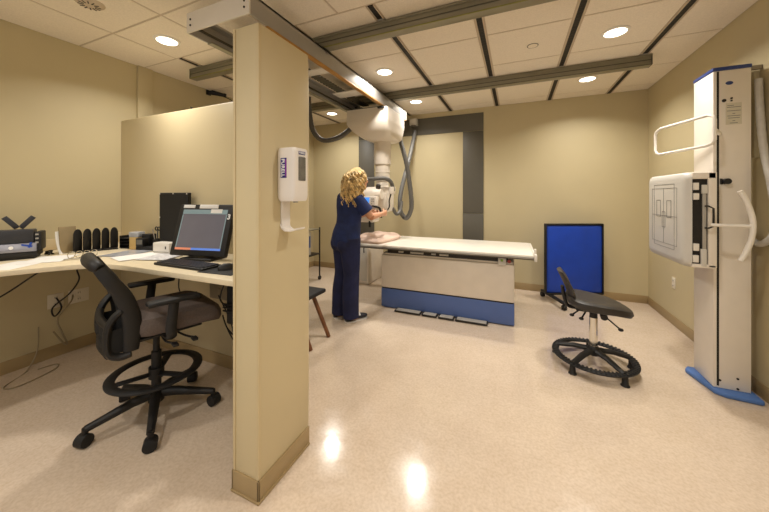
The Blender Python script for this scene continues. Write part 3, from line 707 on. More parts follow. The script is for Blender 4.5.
# curly hair
B = MB()
B.ell((0.01, 0.012, 1.582), (0.088, 0.104, 0.113)); B.ell((0.01, -0.055, 1.49), (0.09, 0.06, 0.13))
rnd = random.Random(3)
for k in range(170):
    a = math.radians(rnd.uniform(172, 368)) if k % 5 else math.radians(rnd.uniform(140, 400))
    rr_ = rnd.uniform(0.15, 1.0)
    top = Vector((0.01 + 0.088 * rr_ * math.cos(a), 0.005 + 0.10 * rr_ * math.sin(a), 1.582 + 0.114 * math.sqrt(max(0, 1 - rr_ * rr_ * 0.8))))
    ln = rnd.uniform(0.16, 0.40) + (1 - rr_) * 0.06
    out = Vector((math.cos(a), math.sin(a) * 0.9, 0))
    ph = rnd.uniform(0, 6.28); cr = rnd.uniform(0.011, 0.021); tw = rnd.uniform(55, 85)
    r0 = rr_ * 0.088; spread_ = rnd.uniform(0.012, 0.048)
    pts = []
    nn = 24
    for i in range(nn):
        q = i / (nn - 1)
        rad = r0 + (0.096 - r0) * min(1, q * 2.6) + spread_ * math.sin(PI * 0.75 * q)
        cen = Vector((0.01, -0.010 - 0.03 * q, 0)) + out * rad
        w_ = min(1, q * 3)
        pts.append((cen.x + w_ * cr * math.cos(ph + tw * ln * q), cen.y + w_ * cr * math.sin(ph + tw * ln * q), top.z + 0.008 - ln * q ** 1.15))
    B.tube(pts, [0.010, 0.0125, 0.011, 0.005], n=6)
lean(B.build('hair', 'hair', pe, sharp=180), 1)

# ------------------------------------------------------------------ wooden chair behind the column
t = thing('wooden_side_chair', 'brown wooden chair with black seat half hidden behind the partition column', 'chair', (-1.95, 2.42, 0))
MB().box(-0.26, 0.225, -0.23, 0.10, 0.425, 0.465, 0.016, 3).build('seat', 'black_soft', t)
for sx, sy in ((1, 1), (1, -1), (-1, 1), (-1, -1)):
    fx = 0.272 if sx > 0 else -0.25
    fy = 0.075 if (sx > 0 and sy > 0) else sy * 0.21
    tx = 0.06 if sx > 0 else -0.20
    MB().tube([(tx, fy if sx > 0 and sy > 0 else sy * 0.19, 0.424), (fx, fy, 0.0)], [0.019, 0.016], n=8, flat=(1, 1.3)).build('leg', 'wood', t)
B = MB()
for sy in (-1, 1): B.tube([(-0.215, sy * 0.19, 0.43), (-0.26, sy * 0.19, 0.84)], 0.017, n=8)
B.build('back_post', 'wood', t)
MB().box(-0.275, -0.235, -0.21, 0.21, 0.66, 0.86, 0.012).build('backrest', 'black_soft', t)

# rolling utility cart at the left back
t = thing('utility_cart', 'dark wire-post rolling cart partly hidden behind partition, left of the person', 'cart', (-3.21, 3.93, 0))
for sx in (-1, 1):
    for sy in (-1, 1):
        p = MB().cyl((sx * 0.25, sy * 0.2, 0.07), (sx * 0.25, sy * 0.2, 0.86), 0.012, n=12).build('post', 'dark_metal', t)
        MB().cyl((sx * 0.25 - 0.012, sy * 0.2, 0.033), (sx * 0.25 + 0.012, sy * 0.2, 0.033), 0.033, n=18).build('caster', 'black_soft', p)
for zz in (0.42, 0.82):
    B = MB().box(-0.26, 0.26, -0.21, 0.21, zz, zz + 0.018, 0.004)
    B.build('shelf', 'dark_metal' if zz < 0.8 else 'rail_olive', t)
t = thing('supply_bin', 'white supply box with blue label on middle shelf of the rolling cart', 'box', (-3.10, 3.84, 0.4385))
MB().box(-0.1, 0.115, -0.1, 0.1, 0.0, 0.36, 0.006).build('box', 'panel_grey', t)
MB().box(-0.06, 0.08, -0.103, -0.1, 0.12, 0.30).box(0.115, 0.118, -0.08, 0.08, 0.12, 0.30).build('label', 'xray_blue', t)

# ------------------------------------------------------------------ hand sanitizer dispenser on the column
t = thing('sanitizer_dispenser', 'white wall hand sanitizer dispenser with drip tray on the partition column', 'dispenser', (-1.065, 1.19, 1.36))
dx1 = 0.108
rings = []
for z, s_ in ((0.0, 0.9), (0.012, 0.97), (0.03, 1.0), (0.235, 1.0), (0.25, 0.97), (0.258, 0.9)):
    rings.append([(p[0] if p[0] > 0.002 else 0.0, p[1], z) for p in rr_ring(dx1 / 2, 0, 0, dx1 / 2 * s_ + (dx1 / 2 * (1 - s_)) * 0, 0.055 * s_, 0.016)])
hs = MB().loft(rings).build('housing', 'dispenser', t)
MB().box(dx1 - 0.001, dx1 + 0.002, -0.025, 0.025, 0.10, 0.215, 0.004).build('window', 'window_grey', hs)
MB().box(dx1 - 0.001, dx1 + 0.0025, -0.024, 0.024, 0.226, 0.242, 0.001).build('front_label', 'logo_navy', hs)
MB().text('PURELL', 0.0135, Matrix.Translation((dx1 + 0.0027, 0, 0.234)) @ Matrix(((0, 0, 1, 0), (1, 0, 0, 0), (0, 1, 0, 0), (0, 0, 0, 1))), bold=0.0003).build('front_lettering', 'white_ink', hs)
lg = MB().box(0.026, 0.062, -0.0565, -0.054, 0.112, 0.208, 0.001, mi=0).box(0.056, 0.062, -0.0568, -0.054, 0.118, 0.200, mi=1).build('logo', ['logo_navy', 'logo_violet'], hs)
MB().text('PURELL', 0.0265, Matrix.Translation((0.041, -0.0568, 0.16)) @ Matrix(((0, 1, 0, 0), (0, 0, -1, 0), (-1, 0, 0, 0), (0, 0, 0, 1))), bold=0.0006).build('lettering', 'white_ink', lg)
MB().cyl((0.07, 0, -0.008), (0.07, 0, 0.004), 0.012, n=14).build('nozzle', 'xray_grey', hs)
B = MB().box(0.0, 0.012, -0.03, 0.03, -0.135, 0.01, 0.004)
B.loft([[(x_, y_ * 0.034, z_) for y_, z_ in ((-1, zb), (1, zb), (1, zb + 0.007), (-1, zb + 0.007))] for x_, zb in ((0.002, -0.12), (0.012, -0.138), (0.03, -0.148), (0.06, -0.148), (0.085, -0.143), (0.10, -0.136))])
B.build('drip_tray', 'dispenser', t)

# ------------------------------------------------------------------ counter desk
t = thing('corner_counter', 'cream L-shaped counter worktop along the left wall and partition', 'counter', (-2.6, 1.4, 0))
W = lambda x, y: (x + 2.6, y - 1.4)
CT = 0.92
edge = catmull([(-2.99, 0.2, 0), (-2.94, 0.62, 0), (-2.84, 0.86, 0), (-2.68, 1.07, 0), (-2.46, 1.145, 0), (-2.1, 1.16, 0)], 6)
poly = [(XL + 0.001, -0.9), (-3.0, -0.9)] + [(p.x, p.y) for p in edge] + [(-1.24, 1.19), (-1.24, 1.33), (-1.50, 1.68), (-1.53, 1.725), (XL + 0.001, 1.725)]
MB().prism([W(*p) for p in poly], CT - 0.032, CT, 0.003).build('worktop', 'counter', t)
struct(MB().box(XL, XL + 0.015, -0.9, 1.725, CT + 0.0005, CT + 0.095, 0.003).build('trim_4', 'counter_edge'))
TRI = [(0, 0), (0.20, 0), (0.20, -0.02), (0.02, -0.20), (0, -0.20)]
for bxx, lab in ((-2.70, 'cream triangular bracket carrying the counter behind the office chair'), (-1.80, 'cream triangular bracket carrying the counter near the column')):
    tag(MB().prism(TRI, 0, 0.02, M=Matrix(((0, 0, 1, 0), (-1, 0, 0, 0), (0, 1, 0, 0), (0, 0, 0, 1)))).build('shelf_bracket', 'counter', loc=(bxx, 1.7255, CT - 0.0325)), lab, 'bracket')
tag(MB().prism(TRI, 0, 0.02, M=Matrix(((1, 0, 0, 0), (0, 0, 1, 0), (0, 1, 0, 0), (0, 0, 0, 1)))).build('shelf_bracket', 'counter', loc=(XL + 0.0005, 0.1, CT - 0.0325)), 'cream triangular bracket under the counter on the left wall', 'bracket')

# document scanner
t = thing('document_scanner', 'dark grey document scanner with silver front at left edge of the counter', 'scanner', (-3.405, 0.93, CT), math.radians(62))
# local +X runs along the machine, -Y is its front
MB().box(-0.24, 0.155, -0.08, 0.10, 0.012, 0.055, 0.01, 2).box(-0.22, 0.14, -0.07, 0.09, 0, 0.013).build('base', 'black_plastic', t)
MB().prism([(-0.088, 0.055), (-0.088, 0.075), (-0.075, 0.115), (0.05, 0.115), (0.05, 0.055)], -0.235, 0.150, 0.004, M=Matrix(((0, 0, 1, 0), (1, 0, 0, 0), (0, 1, 0, 0), (0, 0, 0, 1)))).build('front_cover', 'scanner_silver', t)
MB().box(-0.235, 0.135, -0.06, 0.03, 0.1155, 0.215, 0.008, 2, M=Matrix.Translation((0, 0, 0))).build('feeder', 'scanner_dark', t)
MB().box(0.136, 0.172, -0.06, 0.08, 0.056, 0.195, 0.008).build('side_panel', 'black_plastic', t)
for k in range(3): MB().box(0.142, 0.158, -0.064, -0.0605, 0.17 - 0.03 * k, 0.182 - 0.03 * k, 0.001).build('button', 'xray_grey', t)
MB().cyl((0.03, -0.0885, 0.09), (0.03, -0.0875, 0.09), 0.012, n=18).build('emblem', 'white_ink', t)
for sg in (-1, 1): MB().box(-0.016, 0.016, -0.006, 0.006, 0, 0.105, 0.003, M=Matrix.Translation((0.05, 0.0, 0.2152)) @ Euler((0, sg * math.radians(38), 0)).to_matrix().to_4x4() @ Matrix.Translation((0, 0, 0.012))).build('paper_guide', 'scanner_dark', t)
B = MB().cbox((0.105, -0.0845, 0.10), (0.055, 0.003, 0.012), rot=(0, 0.3, 0)).cbox((0.12, -0.0845, 0.103), (0.012, 0.003, 0.04), rot=(0, 0.3, 0))
B.build('blue_marking', 'blue_mark', t)

# cables bunch behind the scanner
def wire(lab, pts, r=0.0035, m_='cable_black', cat='cable', sm=8, name='cable'):
    return tag(MB().tube(pts, r, n=7, smooth=sm).build(name, m_), lab, cat)
wire('black cable bundle lying on counter between scanner and file sorter', [(-3.40, 1.115, CT + .007), (-3.36, 1.14, CT + .02), (-3.39, 1.12, CT + .008), (-3.35, 1.13, CT + .02), (-3.34, 1.115, CT + .007), (-3.36, 1.14, CT + .03), (-3.40, 1.12, CT + .02), (-3.34, 1.14, CT + .008)], 0.006)

# file sorter with black dividers
t = thing('file_sorter', 'black upright file sorter with five rounded dividers on the counter', 'file sorter', (-3.325, 1.185, CT), math.radians(70))
MB().box(0.07, 0.335, -0.045, 0.045, 0, 0.012, 0.003).build('tray_base', 'black_plastic', t)
for k in range(5):
    x_ = 0.088 + 0.056 * k; poly = [(-0.07, 0.012)] + [(0.07 * math.cos(a), 0.135 + 0.055 * math.sin(a)) for a in [PI - PI * i / 12 for i in range(13)]] + [(0.07, 0.012)]
    MB().prism([(p[0] * 0.42, p[1]) for p in poly], -0.003, 0.003, 0.001, M=Matrix.Translation((x_, 0.0, 0)) @ Matrix.Rotation(math.radians(-62), 4, 'Z') @ Matrix(((0, 0, 1, 0), (1, 0, 0, 0), (0, 1, 0, 0), (0, 0, 0, 1)))).build('divider', 'black_plastic', t)
tag(MB().cbox((0, 0, 0.1055), (0.006, 0.11, 0.208), 0.001, rot=(0, -0.12, 0)).build('file_folder', 'paper_brown', loc=(-3.335, 1.225, CT + 0.004)), 'brown file folder leaning on left end of the black file sorter', 'folder').rotation_euler = (0, 0, math.radians(8))
tag(MB().loft([[(0.0 + 0.03 * (1 - q) ** 2 * 1.0, -0.075 + 0.15 * e, 0.003 + q * 0.18) for e in (0, 1)] + [(0.002 + 0.03 * (1 - q) ** 2 * 1.0, -0.075 + 0.15 * e, 0.003 + q * 0.18) for e in (1, 0)] for q in [i / 8 for i in range(9)]]).build('loose_paper', 'paper', loc=(-3.365, 1.205, CT - 0.002)), 'white curled sheet standing beside the brown file folder', 'paper').rotation_euler = (0, 0, math.radians(35))

# stacked letter trays
tg = thing('letter_tray', 'small stack of black letter trays in the counter corner', 'tray', (-3.15, 1.61, CT), math.radians(10))
for k in range(4):
    MB().box(-0.07, 0.06, -0.09, 0.09, 0.004 + 0.027 * k, 0.009 + 0.027 * k, 0.001).box(-0.07, -0.065, -0.09, 0.09, 0.0095 + 0.027 * k, 0.030 + 0.027 * k).box(0.055, 0.06, -0.09, 0.09, 0.0095 + 0.027 * k, 0.030 + 0.027 * k).build('tray', 'black_plastic', tg)
MB().box(-0.065, 0.055, -0.085, 0.085, 0.0, 0.0035).build('foot', 'black_soft', tg)
# box of cards
t = thing('card_box', 'gold and clear card box standing beside the letter trays', 'box', (-3.03, 1.555, CT), math.radians(15))
MB().box(-0.045, 0.045, -0.03, 0.03, 0, 0.105, 0.002).build('box', 'gold_card', t)
MB().box(-0.047, 0.047, -0.032, 0.032, 0.1055, 0.15, 0.003).build('lid', 'plastic_clear', t)
# desk organizer with pens
t = thing('desk_organizer', 'black mesh desk organizer holding pens beside the tall black monitor', 'organizer', (-2.90, 1.59, CT), math.radians(12))
B = MB()
B.box(-0.085, 0.10, -0.06, 0.06, 0, 0.03, 0.004).box(-0.085, -0.005, -0.005, 0.06, 0.0305, 0.13, 0.004).box(-0.085, -0.01, -0.06, -0.006, 0.0305, 0.10, 0.003)
B.build('caddy', 'black_plastic', t)
MB().lathe([(0.028, 0.0305), (0.032, 0.09), (0.029, 0.09), (0.026, 0.034), (0, 0.034)], (0.055, 0.015, 0), n=20).build('pen_cup', 'black_plastic', t)
MB().box(-0.075, -0.015, -0.0635, -0.0605, 0.05, 0.09, 0.001).build('card', 'window_grey', t)
pcol = ['paper_brown', 'black_plastic', 'white_metal', 'wood', 'xray_grey', 'black_plastic']
for k in range(6):
    a = k * 1.05 + 0.3
    p0 = Vector((-2.90, 1.59, CT)) + Matrix.Rotation(math.radians(12), 3, 'Z') @ Vector((0.055 + 0.012 * math.cos(a), 0.015 + 0.012 * math.sin(a), 0.037))
    p1 = p0 + Vector((0.03 * math.cos(a + 0.2), 0.025 * math.sin(a + 0.2), 0.135 + 0.008 * (k % 3)))
    q = MB().cyl((0, 0, 0), p1 - p0, 0.0038, n=8)
    tag(q.build('pen', pcol[k], loc=p0), 'pen or pencil standing in the cup of the black desk organizer', 'pen', 'pens in the desk organizer')
t = thing('scissors', 'pair of scissors with dark loops standing in the desk organizer cup', 'scissors', tuple(Vector((-2.90, 1.59, CT)) + Matrix.Rotation(math.radians(12), 3, 'Z') @ Vector((0.055, 0.018, 0.036))))
MB().cbox((0, 0, 0.06), (0.008, 0.003, 0.12), 0.001).build('blade', 'brushed_alu', t)
Mx = Matrix.Translation((0, 0, 0.0)) @ Euler((PI / 2, 0, 0)).to_matrix().to_4x4()
for sg in (-1, 1): MB().torus((sg * 0.018, 0.142, 0), 0.015, 0.0045, n=18, k=6, M=Mx).build('handle', 'black_plastic', t)

# black tall backing monitor seen from behind, and the white box before it
t = thing('tall_black_monitor', 'tall portrait black monitor panel standing against the partition on the counter', 'monitor', (-2.655, 1.645, CT), math.radians(8))
MB().box(-0.155, 0.155, -0.018, 0.018, 0.06, 0.49, 0.006).build('panel', 'black_plastic', t)
MB().box(-0.14, 0.14, -0.0195, -0.0185, 0.075, 0.475).build('face', 'black_soft', t)
B = MB()
for x_, z_ in ((-0.146, 0.48), (0.146, 0.48), (0.0, 0.482), (-0.147, 0.28)): B.box(x_ - 0.004, x_ + 0.004, -0.0215, -0.0185, z_ - 0.005, z_ + 0.005)
B.build('corner_clip', 'white_metal', t)
MB().box(-0.10, 0.12, -0.035, 0.035, 0, 0.012, 0.003).box(-0.02, 0.04, -0.01, 0.012, 0.012, 0.07, 0.003).build('stand', 'black_plastic', t)
t = thing('label_printer', 'small white box-shaped printer in front of the tall black monitor', 'printer', (-2.60, 1.535, CT), math.radians(8))
MB().box(-0.085, 0.085, -0.04, 0.04, 0.006, 0.088, 0.006).box(-0.075, 0.075, -0.035, 0.035, 0, 0.007).build('body', 'white_metal', t)
MB().box(0.045, 0.055, -0.042, -0.0402, 0.04, 0.062).build('switch', 'dark_metal', t)
MB().box(-0.08, 0.08, -0.041, -0.0402, 0.014, 0.019).build('slot', 'xray_grey', t)

# touch-screen monitor
t = thing('desktop_monitor', 'black computer monitor switched on, tilted back on the counter', 'monitor', (-2.10, 1.485, CT), math.radians(12))
P = Matrix.Translation((0.0, -0.045, 0.035)) @ Euler((math.radians(-16), 0, 0)).to_matrix().to_4x4()
mf = MB().box(-0.235, 0.225, 0.0, 0.04, 0, 0.38, 0.008, 3, M=P).build('bezel', 'black_plastic', t)
MB().box(-0.195, 0.185, -0.0015, 0.001, 0.04, 0.34, M=P).build('screen', 'screen_glass', mf)
MB().box(-0.195, 0.185, -0.0025, -0.0016, 0.305, 0.338, M=P).build('title_bar', 'scr_teal', mf)
MB().box(-0.195, -0.06, -0.0025, -0.0016, 0.041, 0.056, M=P).build('status_bar', 'scr_orange', mf)
MB().box(-0.059, 0.185, -0.0025, -0.0016, 0.041, 0.056, M=P).build('task_bar', 'scr_bluebar', mf)
for a_, b_ in ((-0.195, -0.187), (0.177, 0.185)): MB().box(a_, b_, -0.0025, -0.0016, 0.057, 0.30, M=P).build('scroll_bar', 'scr_teal', mf)
MB().box(-0.06, 0.10, -0.004, -0.0005, 0.347, 0.377, 0.001, M=P).box(-0.20, -0.10, -0.004, -0.0005, 0.350, 0.374, 0.001, M=P).box(0.045, 0.14, -0.004, -0.0026, 0.312, 0.342, M=P).build('paper_note', 'paper', mf)
TM = P @ Matrix.Translation((0.203, -0.0015, 0.285)) @ Matrix(((1, 0, 0, 0), (0, 0, -1, 0), (0, 1, 0, 0), (0, 0, 0, 1)))
MB().box(0.188, 0.219, -0.0008, 0.0005, 0.258, 0.312, M=P, mi=0).build('number_sticker', 'black_soft', mf)
MB().text('3', 0.052, TM, ext=0.0012, bold=0.002).build('number', 'white_ink', mf)
B = MB().box(-0.13, 0.13, -0.06, 0.10, 0, 0.018, 0.006).tube([(0, 0.09, 0.012), (0, 0.10, 0.08), (0, 0.055, 0.20)], [0.03, 0.03, 0.025], n=10, flat=(0.6, 1.6), smooth=5)
B.box(-0.03, 0.03, 0.03, 0.09, 0.15, 0.25, 0.01)
B.build('stand', 'black_plastic', t)
t = thing('computer_unit', 'black box-shaped computer unit tucked behind the right side of the tilted monitor', 'computer', (-1.66, 1.58, CT), math.radians(-12))
MB().box(-0.06, 0.06, -0.06, 0.06, 0, 0.28, 0.006).build('case', 'black_plastic', t)
B = MB()
for k in range(9): B.box(-0.045, 0.045, -0.0625, -0.0602, 0.05 + k * 0.024, 0.06 + k * 0.024)
B.build('vent', 'dark_metal', t)

# keyboard
t = thing('computer_keyboard', 'black keyboard on the counter in front of the tilted monitor', 'keyboard', (-2.0, 1.315, CT), math.radians(1))
MB().box(-0.235, 0.235, -0.068, 0.072, 0, 0.016, 0.004).build('case', 'black_plastic', t)
B = MB()
for r_ in range(5):
    for k in range(17): B.box(-0.22 + k * 0.0262, -0.22 + k * 0.0262 + 0.021, -0.056 + r_ * 0.024, -0.056 + r_ * 0.024 + 0.019, 0.0161, 0.022)
B.build('keys', 'scanner_dark', t)
# mouse pad and mouse
tag(MB().box(-0.13, 0.13, -0.085, 0.085, 0, 0.004, 0.0015).build('mouse_pad', 'black_soft', loc=(-1.655, 1.325, CT)), 'black mouse pad on the counter beside the column', 'mouse pad').rotation_euler = (0, 0, math.radians(5))
t = thing('computer_mouse', 'black computer mouse on the black mouse pad', 'mouse', (-1.665, 1.35, CT + 0.0045), math.radians(-30))
rings = []
for yy, hw, hh in ((-0.056, 0.008, 0.010), (-0.05, 0.024, 0.024), (-0.02, 0.031, 0.037), (0.01, 0.030, 0.036), (0.04, 0.027, 0.025), (0.055, 0.012, 0.012)):
    rings.append([(hw * math.cos(PI * k / 10), yy, hh * math.sin(PI * k / 10)) for k in range(11)])
MB().loft(rings).build('shell', 'black_plastic', t)
MB().cyl((-0.004, 0.032, 0.028), (0.004, 0.032, 0.028), 0.008, n=12).build('scroll_wheel', 'xray_grey', t)
# papers
SHEETS = [(-3.07, 0.86, 30, 'paper', 'white paper sheet lying in front of the scanner'),
          (-3.12, 1.05, 48, 'paper', 'white paper sheet partly under the wire loops'),
          (-2.86, 1.40, 15, 'plastic_clear', 'clear grey plastic sleeve on the counter before the file sorter'),
          (-2.63, 1.36, -12, 'paper', 'white paper sheet on the counter left of the keyboard'),
          (-2.45, 1.44, 20, 'paper_print', 'printed grey paper sheet beside the keyboard')]
for k, (x_, y_, a, m_, lab) in enumerate(SHEETS):
    o = MB().box(-0.11, 0.11, -0.14, 0.14, 0.0003, 0.0013).build('paper_sheet', m_, loc=(x_, y_, CT + 0.0002 + 0.0014 * (k % 5)))
    o.rotation_euler = (0, 0, math.radians(a)); tag(o, lab, 'paper', 'loose papers on the counter')
# wire loops of a binder
t = thing('binder_rings', 'row of silver wire binder loops behind the top of the office chair', 'binder', (-2.927, 1.155, CT + 0.009), math.radians(60))
for k in range(4):
    MB().torus((0, 0, 0), 0.025, 0.0026, n=24, k=6, M=Matrix.Translation((-0.06 + 0.04 * k, 0, 0.026)) @ Euler((0, math.radians(90), math.radians(-40))).to_matrix().to_4x4()).build('ring', 'chrome', t)
MB().box(-0.1, 0.1, -0.011, 0.011, -0.0015, 0.0, 0.0005).build('spine', 'brushed_alu', t)

# wiring below the counter
def outlet(lab, loc, rzz, w=0.115, mm='outlet'):
    t = thing('wall_outlet', lab, 'outlet', loc, rzz)
    MB().box(-w / 2, w / 2, -0.007, 0, -0.06, 0.06, 0.003).build('cover_plate', mm, t)
    for z_ in (-0.028, 0.028):
        so = MB().box(-0.018, 0.018, -0.0095, -0.0071, z_ - 0.02, z_ + 0.02, 0.002).build('socket', mm, t)
        MB().box(-0.008, -0.005, -0.0105, -0.0094, z_ - 0.006, z_ + 0.008).box(0.005, 0.008, -0.0105, -0.0094, z_ - 0.006, z_ + 0.008).build('slot', 'dark_metal', so)
    return t
outlet('cream wall outlet low on the right wall behind the x-ray stand', (XR, 4.19, 0.45), math.radians(-90), 0.075)
outlet('cream wall outlet under the counter with black plug, the left of two', (XL, 1.255, 0.48), math.radians(90), 0.10)
outlet('cream wall outlet under the counter, the right of two', (XL, 1.405, 0.48), math.radians(90), 0.14)
outlet('steel outlet plate on the partition under the counter right of the office chair', (-2.21, 1.726, 0.60), 0, 0.24, 'plate_steel')
wire('black power cable hanging from the counter to left wall outlet', [(-3.40, 1.30, 0.88), (-3.42, 1.31, 0.76), (-3.46, 1.34, 0.66), (-3.54, 1.31, 0.54), (-3.58, 1.22, 0.44), (-3.59, 1.235, 0.36), (-3.60, 1.28, 0.42), (-3.622, 1.255, 0.508)], 0.006)
wire('brown cable curling down from the right outlet to floor', [(-3.62, 1.36, 0.50), (-3.57, 1.33, 0.46), (-3.58, 1.25, 0.34), (-3.57, 1.27, 0.22), (-3.58, 1.31, 0.10), (-3.57, 1.28, 0.12), (-3.57, 1.22, 0.24)], 0.006, 'cable_grey')
wire('thin pale cable looping on the floor under the counter', [(-3.62, 1.15, 0.30), (-3.58, 1.13, 0.12), (-3.52, 1.05, 0.006), (-3.38, 0.90, 0.006), (-3.30, 0.95, 0.006), (-3.36, 1.15, 0.006), (-3.45, 1.20, 0.006), (-3.48, 1.10, 0.006)], 0.004, 'cable_grey')
wire('black cable slung under left part of the counter', [(-3.30, 1.20, 0.881), (-3.40, 1.083, 0.791), (-3.50, 0.915, 0.635), (-3.55, 0.70, 0.53), (-3.6, 0.4, 0.45)], 0.006)
wire('thin black cable arching from under the counter behind the office chair', [(-2.45, 1.55, 0.881), (-2.50, 1.60, 0.82), (-2.62, 1.66, 0.72), (-2.66, 1.68, 0.58), (-2.6, 1.70, 0.48)], 0.005)
wire('black cable hanging below the power brick to the floor', [(-1.72, 1.60, 0.60), (-1.75, 1.63, 0.45), (-1.83, 1.66, 0.36), (-1.95, 1.67, 0.30), (-2.05, 1.66, 0.36), (-2.10, 1.66, 0.45), (-2.05, 1.65, 0.38), (-1.98, 1.66, 0.28), (-2.02, 1.67, 0.40), (-2.12, 1.69, 0.50), (-2.20, 1.70, 0.58)], 0.005)
t = thing('power_brick', 'black power brick with tied cables hanging under counter by the column', 'power supply', (-1.68, 1.43, 0.0))
MB().box(-0.05, 0.05, -0.04, 0.04, 0.55, 0.80, 0.015, 3).build('case', 'black_soft', t)
B = MB()
for k in range(3): B.tube([(-0.06, -0.05, 0.64 + 0.022 * k), (0, -0.055, 0.645 + 0.022 * k), (0.06, -0.05, 0.65 + 0.022 * k), (0.065, 0.05, 0.65 + 0.022 * k), (-0.06, 0.05, 0.64 + 0.022 * k)], 0.006, smooth=3, n=7)
B.build('cable_tie', 'cable_black', t)
MB().tube([(0, 0, 0.79), (0.01, 0.0, 0.84), (0, 0, 0.8875)], 0.006, n=7).tube([(-0.05, -0.03, 0.66), (-0.13, -0.02, 0.70), (-0.10, 0.0, 0.82), (-0.08, 0, 0.8875)], 0.005, n=7, smooth=5).build('cord', 'cable_black', t)

# ------------------------------------------------------------------ office drafting chair
t = thing('drafting_chair', 'black mesh-backed office chair with grey seat, armrests and foot ring at the counter', 'office chair', (-2.10, 1.185, 0), math.radians(-18))
for k in range(5):
    a = math.radians(188 + 12 + 72 * k); ca, sa = math.cos(a), math.sin(a)
    lg = MB().tube([(0.02 * ca, 0.02 * sa, 0.135), (0.12 * ca, 0.12 * sa, 0.128), (0.325 * ca, 0.325 * sa, 0.09)], [0.034, 0.030, 0.022], n=10, flat=(0.85, 0.9)).cyl((0.325 * ca, 0.325 * sa, 0.10), (0.325 * ca, 0.325 * sa, 0.055), 0.014, n=12).build('leg', 'black_plastic', t)
    b_ = a + 1.1 + k; dx, dy = math.cos(b_) * 0.030, math.sin(b_) * 0.030
    MB().tube([(0.33 * ca - dx, 0.33 * sa - dy, 0.034), (0.33 * ca - dx * .9, 0.33 * sa - dy * .9, 0.034), (0.33 * ca + dx * .9, 0.33 * sa + dy * .9, 0.034), (0.33 * ca + dx, 0.33 * sa + dy, 0.034)], [0.027, 0.034, 0.034, 0.027], n=20).build('caster', 'black_soft', lg)
MB().lathe([(0, 0.085), (0.042, 0.085), (0.045, 0.15), (0.03, 0.165), (0, 0.165)]).build('hub', 'black_plastic', t)
MB().lathe([(0, 0.16), (0.027, 0.16), (0.027, 0.40), (0.018, 0.402), (0.018, 0.53), (0, 0.53)], n=20).build('gas_lift', 'black_plastic', t)
B = MB().torus((0, 0, 0.275), 0.225, 0.028, n=48, flat=(0.45, 1.0))
for k in range(3):
    a = math.radians(30 + 120 * k); B.tube([(0.03 * math.cos(a), 0.03 * math.sin(a), 0.26), (0.22 * math.cos(a), 0.22 * math.sin(a), 0.272)], 0.024, n=8, flat=(0.4, 1))
B.lathe([(0.027, 0.235), (0.042, 0.235), (0.042, 0.30), (0.027, 0.30)], n=20)
B.build('foot_ring', 'black_soft', t)
MB().box(-0.10, 0.10, -0.13, 0.12, 0.525, 0.565, 0.012).box(-0.20, 0.20, -0.19, 0.20, 0.556, 0.572, 0.006).build('tilt_mechanism', 'black_plastic', t)
rings = []
for z, s_ in ((0.573, 0.88), (0.582, 0.96), (0.61, 1.0), (0.65, 0.99), (0.675, 0.94), (0.686, 0.8), (0.69, 0.5)):
    ring = rr_ring(0, 0.09, 0, 0.245 * s_, 0.235 * s_, 0.09 * s_, 8)
    rings.append([(p[0], p[1], z - 0.035 * max(0, (p[1] - 0.19) / 0.14) ** 1.6 + 0.008 * (abs(p[0]) / 0.24) ** 2) for p in ring])
MB().loft(rings).build('seat', 'seat_fabric', t)
for sx in (1, -1):
    ar = MB().tube([(sx * 0.10, 0.02, 0.552), (sx * 0.20, 0.02, 0.548), (sx * 0.262, 0.02, 0.565), (sx * 0.272, 0.015, 0.62), (sx * 0.272, 0.03, 0.765)], [0.022, 0.022, 0.022, 0.022, 0.021], n=10, smooth=4, flat=(0.7, 1.25)).build('arm_post', 'black_plastic', t)
    MB().box(sx * 0.272 - 0.04, sx * 0.272 + 0.04, -0.10, 0.16, 0.766, 0.792, 0.011, 3).build('arm_pad', 'black_soft', ar)
# backrest: two curved side rails, head roll, mesh, lower loops
prof = [(-0.155, 0.53), (-0.15, 0.62), (-0.155, 0.72), (-0.185, 0.83), (-0.235, 0.92), (-0.28, 1.00)]
bk = MB()
for sx in (1, -1):
    P_ = [(sx * (0.205 + 0.0 * i), y_, z_) for i, (y_, z_) in enumerate(prof)]
    P_[-1] = (sx * 0.185, -0.28, 1.00)
    bk.tube(P_, [0.034, 0.040, 0.044, 0.038, 0.034, 0.030], n=14, smooth=5, flat=(1.0, 0.45))
    # rear loop
    bk.tube([(sx * 0.20, -0.19, 0.76), (sx * 0.19, -0.225, 0.725), (sx * 0.185, -0.248, 0.67), (sx * 0.182, -0.252, 0.58), (sx * 0.185, -0.24, 0.53), (sx * 0.195, -0.20, 0.508), (sx * 0.205, -0.155, 0.515)], 0.024, n=10, smooth=5, flat=(0.8, 1.0))
bk.tube([(-0.185, -0.28, 1.0), (-0.15, -0.298, 1.016), (0, -0.308, 1.022), (0.15, -0.298, 1.016), (0.185, -0.28, 1.0)], [0.024, 0.032, 0.034, 0.032, 0.024], n=14, smooth=5)
bk.tube([(-0.185, -0.24, 0.53), (0, -0.255, 0.53), (0.185, -0.24, 0.53)], 0.024, n=10, smooth=5).tube([(-0.185, -0.245, 0.68), (0, -0.262, 0.68), (0.185, -0.245, 0.68)], 0.02, n=10, smooth=5)
br = bk.build('back_frame', 'black_plastic', t)
rings = []
for i in range(17):
    q = i / 16 * (len(prof) - 1); k = min(int(q), len(prof) - 2); f_ = q - k
    y_ = prof[k][0] + (prof[k + 1][0] - prof[k][0]) * f_; z_ = prof[k][1] + (prof[k + 1][1] - prof[k][1]) * f_
    ring = [(0.20 * (-1 + 2 * j / 12), y_ - 0.03 * (1 - (-1 + 2 * j / 12) ** 2), z_) for j in range(13)]
    rings.append(ring + [(p[0], p[1] - 0.006, p[2]) for p in ring[::-1]])
